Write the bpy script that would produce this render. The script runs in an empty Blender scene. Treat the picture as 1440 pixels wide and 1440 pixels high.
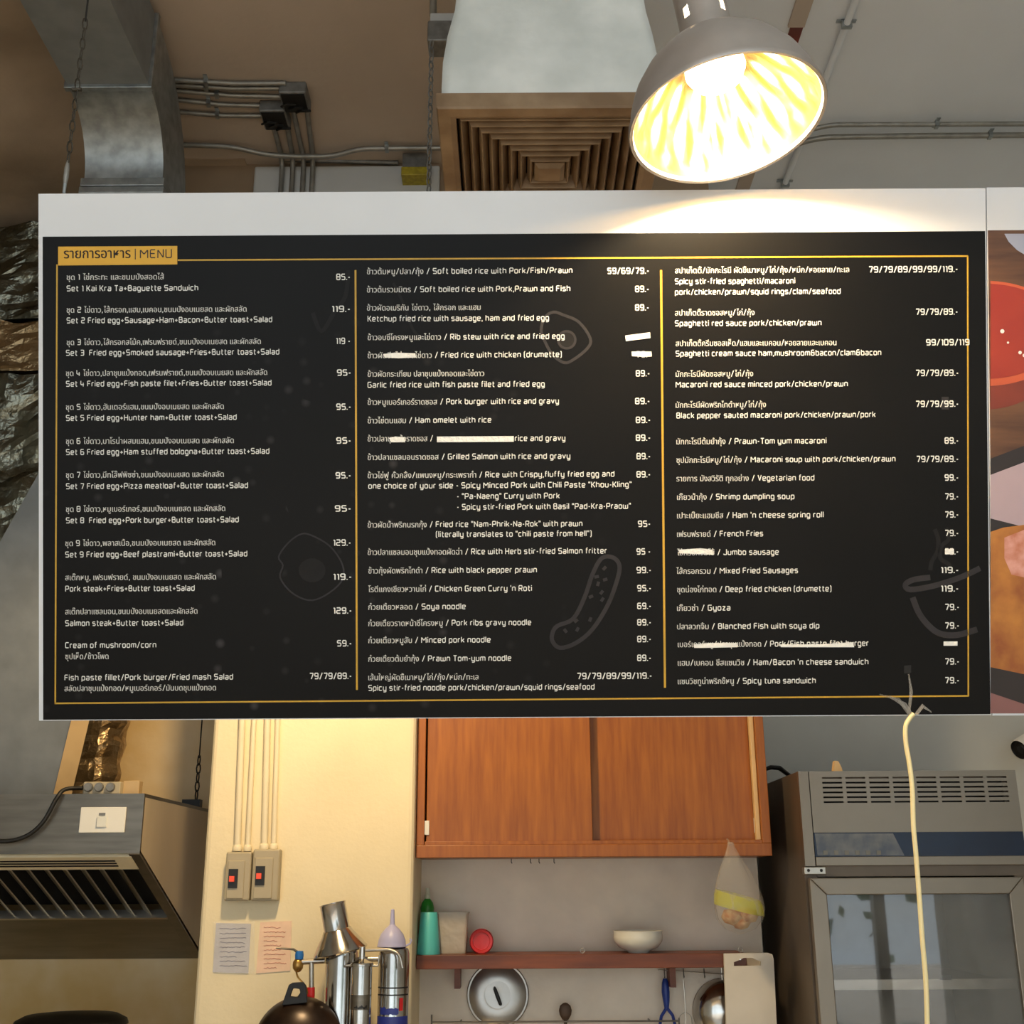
import bpy, math, random
from mathutils import Vector, Matrix, noise
random.seed(7)
S = bpy.context.scene
COL = S.collection

# ------------------------------------------------------------------ camera
F = 1660.0                      # focal length in pixels of the 1440 px frame
PITCH = math.radians(17.5); ROLL = 0.006
EYE = Vector((0, 0, 1.6))
FW = Vector((0, math.cos(PITCH), math.sin(PITCH)))
UP0 = Vector((0, -math.sin(PITCH), math.cos(PITCH)))
RT = (Vector((1, 0, 0)) - ROLL * UP0).normalized()
UP = RT.cross(FW).normalized()
cam_d = bpy.data.cameras.new('camera'); cam = bpy.data.objects.new('camera', cam_d); COL.objects.link(cam)
cam_d.sensor_width = 36; cam_d.lens = 36 * F / 1440; cam_d.clip_start = 0.05; cam_d.clip_end = 200
cam.matrix_world = Matrix(((RT.x, UP.x, -FW.x, EYE.x), (RT.y, UP.y, -FW.y, EYE.y), (RT.z, UP.z, -FW.z, EYE.z), (0, 0, 0, 1)))
S.camera = cam

# ------------------------------------------------------------------ world, lights, exposure
w = bpy.data.worlds.new('world'); S.world = w; w.use_nodes = True
bg = w.node_tree.nodes['Background']; bg.inputs['Color'].default_value = (0.80, 0.92, 1.0, 1); bg.inputs['Strength'].default_value = 2.15
S.view_settings.view_transform = 'Standard'; S.view_settings.look = 'None'
S.view_settings.exposure = 0.0; S.view_settings.gamma = 1.0; S.view_settings.use_curve_mapping = False

def lamp_light(name, kind, loc, power, col, radius=0.03, spot=None, blend=0.3, aim=None):
    d = bpy.data.lights.new(name, kind); d.energy = power; d.color = col; d.shadow_soft_size = radius
    if spot: d.spot_size = math.radians(spot); d.spot_blend = blend
    o = bpy.data.objects.new(name, d); COL.objects.link(o); o.location = loc
    if aim is not None:
        o.rotation_euler = (Vector(aim) - Vector(loc)).to_track_quat('-Z', 'Y').to_euler()
    return o
# kitchen lamp hanging on the chain behind the menu board
lamp_light('kitchen_lamp_light', 'SPOT', (-0.55, 3.12, 2.95), 112, (1.0, 0.72, 0.38), 0.08, 165, 0.35, (-0.5, 3.45, 0.5))
# sun on the street in front of the shop (behind the viewer); it reaches only the front strip of the floor
sun = lamp_light('sun', 'SUN', (0, -8, 12), 4.8, (1.0, 0.95, 0.88), 0.03, aim=(1.5, -2.0, 0))
sun.data.angle = 0.02

# ------------------------------------------------------------------ pixel helpers (authoring aid: pixel + real depth -> point)
def ray(px, py): return FW + RT * ((px - 720) / F) + UP * ((720 - py) / F)
def P(px, py, Y):
    d = ray(px, py); return EYE + d * (Y / d.y)
def PZ(px, py, Z):
    d = ray(px, py); return EYE + d * ((Z - EYE.z) / d.z)
LEAN = math.radians(16.8)
BO = EYE + FW * 2.0
BV = Vector((0, -math.sin(LEAN), math.cos(LEAN))); BN = Vector((0, -math.cos(LEAN), -math.sin(LEAN))); BU = Vector((1, 0, 0))
def UV(px, py):
    d = ray(px, py); t = (BO - EYE).dot(BN) / d.dot(BN); q = EYE + d * t - BO
    return q.dot(BU), q.dot(BV)
def B(u, v, h=0.0): return BO + BU * u + BV * v + BN * h
def BPX(px, py, h=0.0): return B(*UV(px, py), h)

# ------------------------------------------------------------------ materials
def lin(c):
    return tuple(((x / 255) / 12.92 if x / 255 <= 0.04045 else ((x / 255 + 0.055) / 1.055) ** 2.4) for x in c) + (1,)
MATS = {}
def mat(name, rgb, rough=0.6, metal=0.0, var=0.08, scale=6.0, bump=0.0, bscale=40.0, rgb2=None, stretch=None, emit=None, estr=0, detail=4.0, spec=0.5, lo=0.35, hi=0.65):
    m = bpy.data.materials.new(name); m.use_nodes = True; nt = m.node_tree; N = nt.nodes; L = nt.links
    bs = N['Principled BSDF']; bs.inputs['Roughness'].default_value = rough; bs.inputs['Metallic'].default_value = metal
    bs.inputs['Specular IOR Level'].default_value = spec
    c1 = lin(rgb); c2 = lin(rgb2) if rgb2 else tuple(max(0, x * (1 - var * 3)) for x in c1[:3]) + (1,)
    tc = N.new('ShaderNodeTexCoord'); mp = N.new('ShaderNodeMapping'); L.new(tc.outputs['Object'], mp.inputs['Vector'])
    if stretch: mp.inputs['Scale'].default_value = stretch
    nz = N.new('ShaderNodeTexNoise'); nz.inputs['Scale'].default_value = scale; nz.inputs['Detail'].default_value = detail
    L.new(mp.outputs['Vector'], nz.inputs['Vector'])
    mr = N.new('ShaderNodeMapRange'); mr.inputs['From Min'].default_value = lo; mr.inputs['From Max'].default_value = hi
    L.new(nz.outputs['Fac'], mr.inputs['Value'])
    mx = N.new('ShaderNodeMix'); mx.data_type = 'RGBA'; mx.inputs['A'].default_value = c1; mx.inputs['B'].default_value = c2
    L.new(mr.outputs['Result'], mx.inputs['Factor']); L.new(mx.outputs['Result'], bs.inputs['Base Color'])
    if bump:
        n2 = N.new('ShaderNodeTexNoise'); n2.inputs['Scale'].default_value = bscale; n2.inputs['Detail'].default_value = 5
        L.new(mp.outputs['Vector'], n2.inputs['Vector'])
        b = N.new('ShaderNodeBump'); b.inputs['Strength'].default_value = bump; b.inputs['Distance'].default_value = 0.02
        L.new(n2.outputs['Fac'], b.inputs['Height']); L.new(b.outputs['Normal'], bs.inputs['Normal'])
    if emit: bs.inputs['Emission Color'].default_value = emit + (1,); bs.inputs['Emission Strength'].default_value = estr
    MATS[name] = m
    return m
def see_through(name, rgb, alpha, rough=0.2, fog=None):
    """thin clear plastic or glass: a clear layer with a body colour and a gloss"""
    m = bpy.data.materials.new(name); m.use_nodes = True; nt = m.node_tree; N = nt.nodes; L = nt.links
    bs = N['Principled BSDF']; bs.inputs['Base Color'].default_value = lin(rgb); bs.inputs['Roughness'].default_value = rough
    tr = N.new('ShaderNodeBsdfTransparent'); ms = N.new('ShaderNodeMixShader'); out = N['Material Output']
    L.new(tr.outputs[0], ms.inputs[1]); L.new(bs.outputs[0], ms.inputs[2]); ms.inputs[0].default_value = alpha
    tc = N.new('ShaderNodeTexCoord'); nz = N.new('ShaderNodeTexNoise'); L.new(tc.outputs['Object'], nz.inputs['Vector'])
    if fog:
        nz.inputs['Scale'].default_value = fog[0]; nz.inputs['Detail'].default_value = 3
        mr = N.new('ShaderNodeMapRange'); mr.inputs['From Min'].default_value = .4; mr.inputs['From Max'].default_value = .62
        mr.inputs['To Min'].default_value = fog[1]; mr.inputs['To Max'].default_value = fog[2]
        L.new(nz.outputs['Fac'], mr.inputs['Value']); L.new(mr.outputs['Result'], ms.inputs[0])
        gl = N.new('ShaderNodeBsdfGlossy'); gl.inputs['Roughness'].default_value = 0.02
        m2 = N.new('ShaderNodeMixShader'); m2.inputs[0].default_value = 0.07
        L.new(ms.outputs[0], m2.inputs[1]); L.new(gl.outputs[0], m2.inputs[2]); L.new(m2.outputs[0], out.inputs['Surface'])
    else:
        nz.inputs['Scale'].default_value = 30; b = N.new('ShaderNodeBump'); b.inputs['Strength'].default_value = .5; b.inputs['Distance'].default_value = .01
        L.new(nz.outputs['Fac'], b.inputs['Height']); L.new(b.outputs['Normal'], bs.inputs['Normal'])
        L.new(ms.outputs[0], out.inputs['Surface'])
    MATS[name] = m
    return m

mat('ceiling_beige', (196, 180, 164), .85, var=.05, scale=1.5, bump=.08, bscale=30)
mat('ceiling_grey', (234, 239, 245), .8, var=.03, scale=1.0, bump=.05, bscale=30)
mat('wall_cream', (236, 222, 188), .7, var=.035, scale=2.5, bump=.06, bscale=60)
mat('wall_niche', (236, 226, 212), .6, var=.05, scale=5, bump=.05, bscale=50)
mat('wall_hood', (224, 204, 168), .6, scale=2.2, rgb2=(196, 162, 100), bump=.05)
mat('wall_plain', (198, 198, 192), .8, var=.04, scale=2)
mat('floor', (206, 194, 178), .5, var=.08, scale=3)
mat('beam_brown', (152, 130, 106), .8, var=.06, scale=3)
mat('panel_grey', (196, 198, 198), .6, var=.04, scale=3)
mat('insulation', (180, 160, 138), .8, var=.08, scale=3, bump=.25, bscale=7)
mat('galv', (178, 184, 186), .42, .85, var=.12, scale=18, bump=.03, bscale=30, detail=8)
mat('galv_dull', (140, 144, 146), .6, .4, var=.06, scale=10, detail=8)
mat('conduit', (158, 156, 150), .45, .6, var=.08, scale=20)
mat('box_grey', (132, 132, 130), .5, .4, var=.1, scale=30)
mat('black_rubber', (22, 21, 20), .5, var=.2, scale=30)
mat('yellow_tag', (176, 160, 40), .5, var=.12, scale=50)
mat('cloth_white', (238, 243, 242), .75, var=.05, scale=5, bump=.35, bscale=9, rgb2=(214, 221, 220))
mat('diffuser_paint', (160, 136, 108), .5, var=.1, scale=8, rgb2=(128, 104, 78))
mat('foil', (136, 136, 122), .28, 1.0, var=.15, scale=7, bump=1.0, bscale=12)
mat('foil_tan', (180, 154, 116), .3, .9, var=.12, scale=9, bump=.8, bscale=16)
mat('tan_sheet', (196, 166, 120), .5, .2, var=.06)
mat('steel', (190, 184, 174), .32, 1.0, var=.03, scale=5, stretch=(1, 1, 14))
mat('steel_hood_side', (206, 190, 166), .4, .35, var=.06, scale=3, stretch=(1, 1, .3))  # warm reflections on the hood's side put into a paler, tanner colour
mat('steel_fridge', (142, 133, 121), .36, .85, var=.03, scale=4)
mat('steel_lid', (186, 182, 176), .34, .8, var=.06, scale=10)
mat('chain_dark', (74, 68, 58), .5, .5, var=.1)
mat('yellow_tint', (196, 196, 60), .4)
mat('steel_dark', (128, 122, 112), .38, .9, var=.08, scale=5, stretch=(1, 1, 10))
mat('steel_side', (120, 108, 96), .45, .7, var=.08, scale=4)
mat('steel_shiny', (206, 202, 196), .16, 1.0, var=.08, scale=8)
mat('lamp_shell', (186, 178, 172), .4, .45, var=.05, scale=12)
mat('lamp_reflector', (246, 216, 156), .2, 1.0, var=.05, scale=14)
mat('lamp_bulb', (255, 244, 220), .3, emit=(1.0, .86, .6), estr=28)
mat('foam_white', (232, 233, 236), .6, var=.015, scale=4)
mat('gold', (206, 160, 40), .4, var=.05, scale=10)
mat('gold_plate', (228, 172, 40), .45, var=.03, scale=10)
mat('title_ink', (46, 26, 8), .5, var=.1)
mat('print_white', (236, 234, 228), .5, var=.02, scale=20)
mat('whiteout', (246, 244, 238), .6, var=.03, scale=60, bump=.2, bscale=200)
mat('doodle', (54, 52, 55), .5, var=.08, scale=30, spec=.14)
mat('doodle_faint', (33, 32, 33), .5, var=.08, scale=30, spec=.14)
mat('wood', (168, 100, 32), .4, scale=9, rgb2=(128, 66, 18), stretch=(6, 6, .55), detail=8, lo=.25, hi=.8)
mat('wood_dark', (128, 66, 34), .45, scale=4, rgb2=(92, 44, 22), stretch=(.8, 4, 6), detail=8)
mat('wood_edge', (222, 188, 136), .5, var=.05)
mat('pvc_cream', (232, 220, 190), .4, var=.03)
mat('breaker_grey', (176, 164, 138), .45, var=.05)
mat('red_plastic', (200, 34, 36), .35, var=.08, scale=20)
mat('red_switch', (226, 60, 30), .4, var=.05, emit=(1, .15, .05), estr=.25)
mat('white_plastic', (226, 224, 216), .4, var=.02)
mat('paper_blue', (196, 194, 200), .6, var=.04, scale=20)
mat('paper_pink', (240, 206, 180), .6, var=.04, scale=20)
mat('ink', (90, 86, 120), .6, var=.1)
mat('ink_red', (190, 110, 90), .6, var=.1)
mat('blue_plastic', (28, 60, 150), .35, var=.1)
mat('valve_blue', (30, 110, 190), .4, var=.08)
mat('brass', (190, 150, 84), .3, .9, var=.1, scale=20)
mat('violet_plastic', (176, 176, 214), .4, var=.03)
mat('wok_dark', (54, 36, 26), .3, .4, var=.25, scale=9)
mat('black_iron', (20, 18, 17), .45, .2, var=.2)
mat('label_blue', (42, 54, 140), .4, var=.08)
mat('label_black', (32, 30, 30), .4, var=.1)
mat('teal_plastic', (88, 196, 196), .4, var=.04)
mat('green_plastic', (40, 150, 52), .35, var=.08)
mat('clear_pump', (206, 214, 196), .3, var=.05)
mat('ceramic', (222, 222, 214), .2, var=.02)
mat('wood_spoon', (92, 68, 50), .55, var=.15, scale=20)
mat('board_white', (222, 214, 200), .5, var=.04, scale=6)
mat('fridge_blue', (12, 34, 66), .25, var=.1)
mat('fridge_sticker', (112, 116, 122), .3, scale=22, rgb2=(76, 86, 104))
mat('fridge_inside', (62, 62, 58), .5, var=.08)
mat('dark_gap', (16, 15, 14), .7, var=.1)
mat('bread', (168, 104, 56), .7, scale=40, rgb2=(206, 176, 132))
mat('yellow_film', (206, 200, 70), .35, var=.1, scale=30)
mat('cable_cream', (238, 222, 170), .4, var=.03)
mat('leaf', (70, 120, 60), .6, scale=1.5, rgb2=(30, 70, 34))
mat('bark', (86, 70, 54), .8, var=.2)
mat('cctv_white', (214, 212, 208), .35, var=.03)
# poster inks
mat('poster_wood', (108, 72, 46), .45, scale=5, rgb2=(72, 44, 28), stretch=(1.2, 3, 9), detail=8)
mat('poster_red', (158, 50, 28), .4, scale=6, rgb2=(144, 38, 22))
mat('poster_rim', (196, 86, 48), .35, var=.05, scale=10)
mat('poster_redside', (126, 48, 28), .4, var=.12)
mat('poster_pale', (178, 158, 168), .45, var=.05, scale=5)
mat('poster_blue', (164, 168, 188), .45, var=.04)
mat('poster_dark', (40, 30, 30), .4, var=.15)
mat('poster_chicken', (186, 122, 50), .4, scale=16, rgb2=(140, 74, 28), detail=8)
mat('poster_glaze', (214, 158, 146), .4, scale=40, rgb2=(186, 112, 84), detail=8)
mat('poster_mauve', (136, 92, 90), .45, var=.08)
see_through('bag_film', (220, 214, 204), .17, .22)
see_through('bag_yellow', (204, 206, 60), .45, .3)
see_through('sleeve_film', (226, 226, 226), .16, .2)
see_through('tape_clear', (210, 204, 196), .32, .2)
see_through('container_clear', (206, 196, 182), .55, .35)
see_through('fridge_glass', (104, 104, 100), .3, .3, fog=(2.4, .12, .6))

# the black print: dark ink with faint tree reflections painted in as specks
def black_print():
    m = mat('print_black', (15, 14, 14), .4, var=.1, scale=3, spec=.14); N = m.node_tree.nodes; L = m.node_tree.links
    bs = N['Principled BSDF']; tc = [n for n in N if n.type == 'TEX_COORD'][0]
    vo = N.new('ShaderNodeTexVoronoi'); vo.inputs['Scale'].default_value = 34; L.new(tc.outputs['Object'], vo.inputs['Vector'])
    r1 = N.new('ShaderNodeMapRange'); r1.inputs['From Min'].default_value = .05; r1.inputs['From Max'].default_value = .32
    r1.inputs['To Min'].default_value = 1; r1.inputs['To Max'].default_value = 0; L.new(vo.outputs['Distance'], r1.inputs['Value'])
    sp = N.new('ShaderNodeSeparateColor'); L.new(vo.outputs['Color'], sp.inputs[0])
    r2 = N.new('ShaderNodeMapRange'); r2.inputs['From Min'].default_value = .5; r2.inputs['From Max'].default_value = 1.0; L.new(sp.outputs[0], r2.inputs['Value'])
    # the painted reflections sit in a patch of the lower left of the print
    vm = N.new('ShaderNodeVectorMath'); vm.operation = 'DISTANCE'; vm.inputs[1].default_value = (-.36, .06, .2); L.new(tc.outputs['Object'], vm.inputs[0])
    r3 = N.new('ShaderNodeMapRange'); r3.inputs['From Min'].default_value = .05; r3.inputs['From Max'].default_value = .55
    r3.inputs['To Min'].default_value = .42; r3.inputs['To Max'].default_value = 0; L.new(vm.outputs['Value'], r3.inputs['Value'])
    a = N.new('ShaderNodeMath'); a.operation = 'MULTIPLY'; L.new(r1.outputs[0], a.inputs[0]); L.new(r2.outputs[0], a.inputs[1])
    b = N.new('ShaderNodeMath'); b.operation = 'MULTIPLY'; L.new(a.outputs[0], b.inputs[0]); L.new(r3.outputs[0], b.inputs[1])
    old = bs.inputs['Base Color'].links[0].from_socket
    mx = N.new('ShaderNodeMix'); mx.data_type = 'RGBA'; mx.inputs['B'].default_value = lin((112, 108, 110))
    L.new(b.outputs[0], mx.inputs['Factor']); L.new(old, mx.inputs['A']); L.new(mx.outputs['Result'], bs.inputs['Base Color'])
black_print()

# ------------------------------------------------------------------ mesh helpers
def V3(p): return Vector(p)
def link(name, me, m, parent=None, loc=(0, 0, 0)):
    me.materials.append(MATS[m]); o = bpy.data.objects.new(name, me); COL.objects.link(o); o.location = loc
    if parent is not None: attach(o, parent)
    return o
def attach(o, parent):
    o.parent = parent; pl = Vector(parent.get('_o', (0, 0, 0))); o.matrix_parent_inverse = Matrix.Translation(-pl)
def mesh(name, verts, faces, m, parent=None, smooth=False):
    vs = [V3(v) for v in verts]
    lo = Vector((min(v.x for v in vs), min(v.y for v in vs), min(v.z for v in vs))); hi = Vector((max(v.x for v in vs), max(v.y for v in vs), max(v.z for v in vs)))
    c = Vector(((lo.x + hi.x) / 2, (lo.y + hi.y) / 2, lo.z))
    me = bpy.data.meshes.new(name); me.from_pydata([v - c for v in vs], [], faces); me.update()
    if smooth:
        for p in me.polygons: p.use_smooth = True
    o = link(name, me, m, None, c); o['_o'] = tuple(c)
    if parent is not None: attach(o, parent)
    return o
class G:
    """collects verts and faces of ONE part"""
    def __init__(s): s.v = []; s.f = []
    def add(s, vs, fs): n = len(s.v); s.v += [V3(v) for v in vs]; s.f += [[i + n for i in f] for f in fs]; return s
    def box(s, a, b):
        (x0, y0, z0), (x1, y1, z1) = a, b
        x0, x1 = sorted((x0, x1)); y0, y1 = sorted((y0, y1)); z0, z1 = sorted((z0, z1))
        return s.add([(x0, y0, z0), (x1, y0, z0), (x1, y1, z0), (x0, y1, z0), (x0, y0, z1), (x1, y0, z1), (x1, y1, z1), (x0, y1, z1)],
                     [(0, 3, 2, 1), (4, 5, 6, 7), (0, 1, 5, 4), (1, 2, 6, 5), (2, 3, 7, 6), (3, 0, 4, 7)])
    def obox(s, c, ax, ay, az):
        c = V3(c); vs = [c + ax * i + ay * j + az * k for k in (-1, 1) for j in (-1, 1) for i in (-1, 1)]
        return s.add(vs, [(0, 2, 3, 1), (4, 5, 7, 6), (0, 1, 5, 4), (1, 3, 7, 5), (3, 2, 6, 7), (2, 0, 4, 6)])
    def tube(s, pts, r, n=10, cap=True, closed=False):
        pts = [V3(p) for p in pts]; k = len(pts); rs = r if isinstance(r, (list, tuple)) else [r] * k
        up = None; rings = []
        for i, p in enumerate(pts):
            if closed: t = pts[(i + 1) % k] - pts[i - 1]
            else: t = pts[min(i + 1, k - 1)] - pts[max(i - 1, 0)]
            t.normalize()
            if up is None: up = t.orthogonal().normalized()
            up = (up - t * up.dot(t)); up = up.normalized() if up.length > 1e-6 else t.orthogonal().normalized()
            sd = t.cross(up)
            rings.append([p + (up * math.cos(2 * math.pi * j / n) + sd * math.sin(2 * math.pi * j / n)) * rs[i] for j in range(n)])
        vs = [q for rg in rings for q in rg]; fs = []
        for i in range(k if closed else k - 1):
            a = i * n; b = ((i + 1) % k) * n
            fs += [(a + j, a + (j + 1) % n, b + (j + 1) % n, b + j) for j in range(n)]
        if cap and not closed: fs += [tuple(range(n - 1, -1, -1)), tuple(range((k - 1) * n, k * n))]
        return s.add(vs, fs)
    def lathe(s, c, prof, n=32, axis=Vector((0, 0, 1)), wob=None, cap=False):
        c = V3(c); axis = axis.normalized(); e1 = axis.orthogonal().normalized() if abs(axis.z) < .99 else Vector((1, 0, 0))
        e1 = (e1 - axis * e1.dot(axis)).normalized(); e2 = axis.cross(e1); vs = []
        for i, (r, h) in enumerate(prof):
            for j in range(n):
                a = 2 * math.pi * j / n; rr = r * (wob(i, a) if wob else 1)
                vs.append(c + axis * h + (e1 * math.cos(a) + e2 * math.sin(a)) * rr)
        fs = [(i * n + j, i * n + (j + 1) % n, (i + 1) * n + (j + 1) % n, (i + 1) * n + j) for i in range(len(prof) - 1) for j in range(n)]
        if cap: fs += [tuple(range(n - 1, -1, -1)), tuple(range((len(prof) - 1) * n, len(prof) * n))]
        return s.add(vs, fs)
    def prism(s, poly, off):
        poly = [V3(p) for p in poly]; off = V3(off); n = len(poly)
        return s.add(poly + [p + off for p in poly], [tuple(range(n)), tuple(range(2 * n - 1, n - 1, -1))] + [(i, i + n, (i + 1) % n + n, (i + 1) % n) for i in range(n)])
    def build(s, name, m, parent=None, smooth=False): return mesh(name, s.v, s.f, m, parent, smooth)
def soften(o, wdt=0.004, seg=2):
    b = o.modifiers.new('bevel', 'BEVEL'); b.width = wdt; b.segments = seg; b.limit_method = 'ANGLE'
    return o
def smooth_by_angle(o, deg=40):
    for p in o.data.polygons: p.use_smooth = True
    o.data.set_sharp_from_angle(angle=math.radians(deg))
    return o
def thing(name, loc, label, cat, group=None):
    o = bpy.data.objects.new(name, None); COL.objects.link(o); o.location = loc; o['_o'] = tuple(loc); o.empty_display_size = .05
    return tag(o, label, cat, group)
def tag(o, label, cat, group=None):
    o['label'] = label; o['category'] = cat
    if group: o['group'] = group
    return o
def struct(o): o['kind'] = 'structure'; return o
def pb(name, px0, py0, px1, py1, Y, depth, m, parent=None, bev=0):
    """box whose front face covers a pixel rectangle at distance Y"""
    xm, ym = (px0 + px1) / 2, (py0 + py1) / 2
    o = G().box((P(px0, ym, Y).x, Y, P(xm, py1, Y).z), (P(px1, ym, Y).x, Y + depth, P(xm, py0, Y).z)).build(name, m, parent)
    if bev: soften(o, bev)
    return o
def cyl(name, c, prof, m, parent=None, n=32, axis=Vector((0, 0, 1)), wob=None, ang=40):
    return smooth_by_angle(G().lathe(c, prof, n, axis, wob).build(name, m, parent), ang)
def pipe(name, pts, r, m, parent=None, n=10):
    return smooth_by_angle(G().tube(pts, r, n).build(name, m, parent), 50)
def arc_fillet(pts, r, n=6):
    pts = [V3(p) for p in pts]; out = [pts[0]]
    for i in range(1, len(pts) - 1):
        a = (pts[i - 1] - pts[i]); b = (pts[i + 1] - pts[i]); d = min(r, a.length * .45, b.length * .45)
        p0 = pts[i] + a.normalized() * d; p1 = pts[i] + b.normalized() * d
        for k in range(n + 1):
            t = k / n; out.append(p0 * (1 - t) ** 2 + pts[i] * 2 * t * (1 - t) + p1 * t * t)
    return out + [pts[-1]]

# ------------------------------------------------------------------ the setting
CZ = 4.70; YB = 4.92; XL, XR = -3.3, 3.7
def slab(name, a, b, m): return struct(G().box(a, b).build(name, m))
slab('floor', (XL, -3, -.1), (XR, 5.1, 0), 'floor')
slab('ceiling', (XL, -3, CZ), (-.05, 5.1, CZ + .1), 'ceiling_beige')
slab('ceiling', (-.05, -3, CZ), (XR, 5.1, CZ + .1), 'ceiling_grey')
slab('wall_left', (XL - .1, -3, 0), (XL, 5.1, CZ), 'wall_plain')
slab('wall_right', (XR, -3, 0), (XR + .1, 5.1, CZ), 'wall_plain')
slab('wall_back_left', (XL, YB, 0), (-1.048, YB + .1, CZ), 'wall_hood')
slab('wall_back_right', (.888, YB, 0), (XR, YB + .1, CZ), 'wall_plain')
col = slab('wall_partition', (-1.048, 4.15, 0), (-.338, YB, 3.3), 'wall_cream'); soften(col, .02, 3)
slab('wall_niche', (-.338, 4.5, 0), (.888, YB, 3.3), 'wall_niche')
slab('wall_upper', (-1.75, 4.6, 3.3), (.888, YB, CZ), 'beam_brown')
g = G(); p0 = P(360, 239, 4.6); p1 = P(618, 300, 4.6); g.box((p0.x, 4.57, p1.z), (p1.x, 4.6, p0.z)); o = struct(g.build('trim_1', 'panel_grey')); soften(o, .008)
g = G(); p0 = P(262, 224, 4.6); p1 = P(347, 233, 4.6); g.box((p0.x, 4.55, p1.z), (p1.x, 4.6, p0.z)); struct(g.build('trim_2', 'insulation'))
# shop front behind the viewer: posts and rails of the glazing, open to the street trees
for i, x in enumerate((-3.2, -1.6, 0, 1.6, 3.2)): slab('trim_%d' % (i + 3), (x - .05, -3.05, 0), (x + .05, -2.95, CZ), 'steel_dark')
slab('trim_8', (XL, -3.05, 2.5), (XR, -2.95, 2.6), 'steel_dark')
slab('ground', (-16, -18, -.12), (16, -3, -.02), 'floor')
def tree(x, y, h, label):
    t = thing('tree', (x, y, 0), label, 'tree', 'street trees behind the viewer')
    pipe('trunk', [(x, y, -.05), (x + .05, y, h * .4), (x, y, h * .7)], [.14, .11, .06], 'bark', t)
    g = G()
    for i in range(900):
        c = Vector((random.gauss(0, 1), random.gauss(0, .8), random.gauss(0, .9))) * .75 + Vector((x, y, h * .62))
        a = Vector((random.uniform(-1, 1), random.uniform(-1, 1), random.uniform(-1, 1))).normalized(); b = a.orthogonal().normalized()
        s = random.uniform(.08, .2); g.add([c - a * s, c + b * s * .6, c + a * s, c - b * s * .6], [(0, 1, 2, 3)])
    g.build('foliage', 'leaf', t)
tree(7.4, -6.5, 3.6, 'leafy green tree mirrored in the fridge glass, nearest the wall')
tree(2.9, -7.6, 4.2, 'taller leafy green tree mirrored in the fridge glass')

# ------------------------------------------------------------------ menu board
u0, vT = UV(57, 270); u1, vB = UV(1390, 1008)
vT = UV(720, 268.5)[1]; vB = UV(720, 1009.5)[1]; u0 = UV(54.5, 640)[0]; u1 = UV(1390, 640)[0]
base = B((u0 + u1) / 2, vB)
menu = thing('menu_board', base, 'long black restaurant menu board with white lettering and gold border', 'menu board')
def bslab(name, ua, ub, va, vb, h0, h1, m, parent):
    return G().prism([B(ua, va, h0), B(ub, va, h0), B(ub, vb, h0), B(ua, vb, h0)], BN * (h1 - h0)).build(name, m, parent)
bslab('foam_core', u0, u1, vB, vT, -.012, 0, 'foam_white', menu)
us = UV(60.5, 640)[0]; vs_ = UV(720, 329)[1]
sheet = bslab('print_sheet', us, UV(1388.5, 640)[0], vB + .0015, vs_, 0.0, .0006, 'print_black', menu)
HT = .0009
def flat(name, px_pts, m, parent, h=HT):
    pts = [BPX(x, y, h) for x, y in px_pts]
    return mesh(name, pts, [tuple(range(len(pts)))], m, parent)
def ribbon(name, px_pts, wpx, m, parent, closed=False, h=HT, smooth=4):
    pts = [Vector(p) for p in px_pts]
    if smooth:   # Catmull-Rom
        q = []; n = len(pts)
        for i in range(n if closed else n - 1):
            a, b, c, d = [pts[(i + k) % n] if closed else pts[max(0, min(n - 1, i + k))] for k in (-1, 0, 1, 2)]
            for k in range(smooth):
                t = k / smooth; q.append(.5 * ((2 * b) + (c - a) * t + (2 * a - 5 * b + 4 * c - d) * t * t + (3 * b - a - 3 * c + d) * t ** 3))
        if not closed: q.append(pts[-1])
        pts = q
    L_, R_ = [], []; n = len(pts)
    for i in range(n):
        t = (pts[(i + 1) % n] - pts[i - 1]) if closed else (pts[min(i + 1, n - 1)] - pts[max(i - 1, 0)])
        t.normalize(); nn = Vector((-t.y, t.x)) * wpx / 2; L_.append(pts[i] + nn); R_.append(pts[i] - nn)
    vs = [BPX(a.x, a.y, h) for a in L_] + [BPX(a.x, a.y, h) for a in R_]
    fs = [(i, (i + 1) % n, (i + 1) % n + n, i + n) for i in range(n if closed else n - 1)]
    return mesh(name, vs, fs, m, parent)
# gold rules
for a, b, wd in (((250, 366), (1361, 360.2), 2.2), ((1360.5, 360), (1361.5, 979), 2.2), ((1362, 978.5), (77, 989), 2.2), ((80.5, 372), (78, 990), 2.2),
                 ((500, 380), (502, 970), 2.6), ((929.5, 380), (935, 967), 3)):
    ribbon('gold_rule', [a, b], wd, 'gold', sheet, smooth=0)
plate = flat('title_plate', [(82, 347), (249.5, 346), (249.5, 372), (82, 373.5)], 'gold_plate', sheet, .0008)
# lettering: flat print cut from Blender's own built-in font
def text_mesh(s, bold=.012):
    c = bpy.data.curves.new('t', 'FONT'); c.body = s; c.size = 1; c.resolution_u = 2; c.offset = bold; c.fill_mode = 'FRONT'
    o = bpy.data.objects.new('t', c); COL.objects.link(o)
    dg = bpy.context.evaluated_depsgraph_get(); me = bpy.data.meshes.new_from_object(o.evaluated_get(dg))
    vs = [v.co.copy() for v in me.vertices]; fs = [tuple(p.vertices) for p in me.polygons]
    bpy.data.objects.remove(o); bpy.data.curves.remove(c); bpy.data.meshes.remove(me)
    return vs, fs
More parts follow.
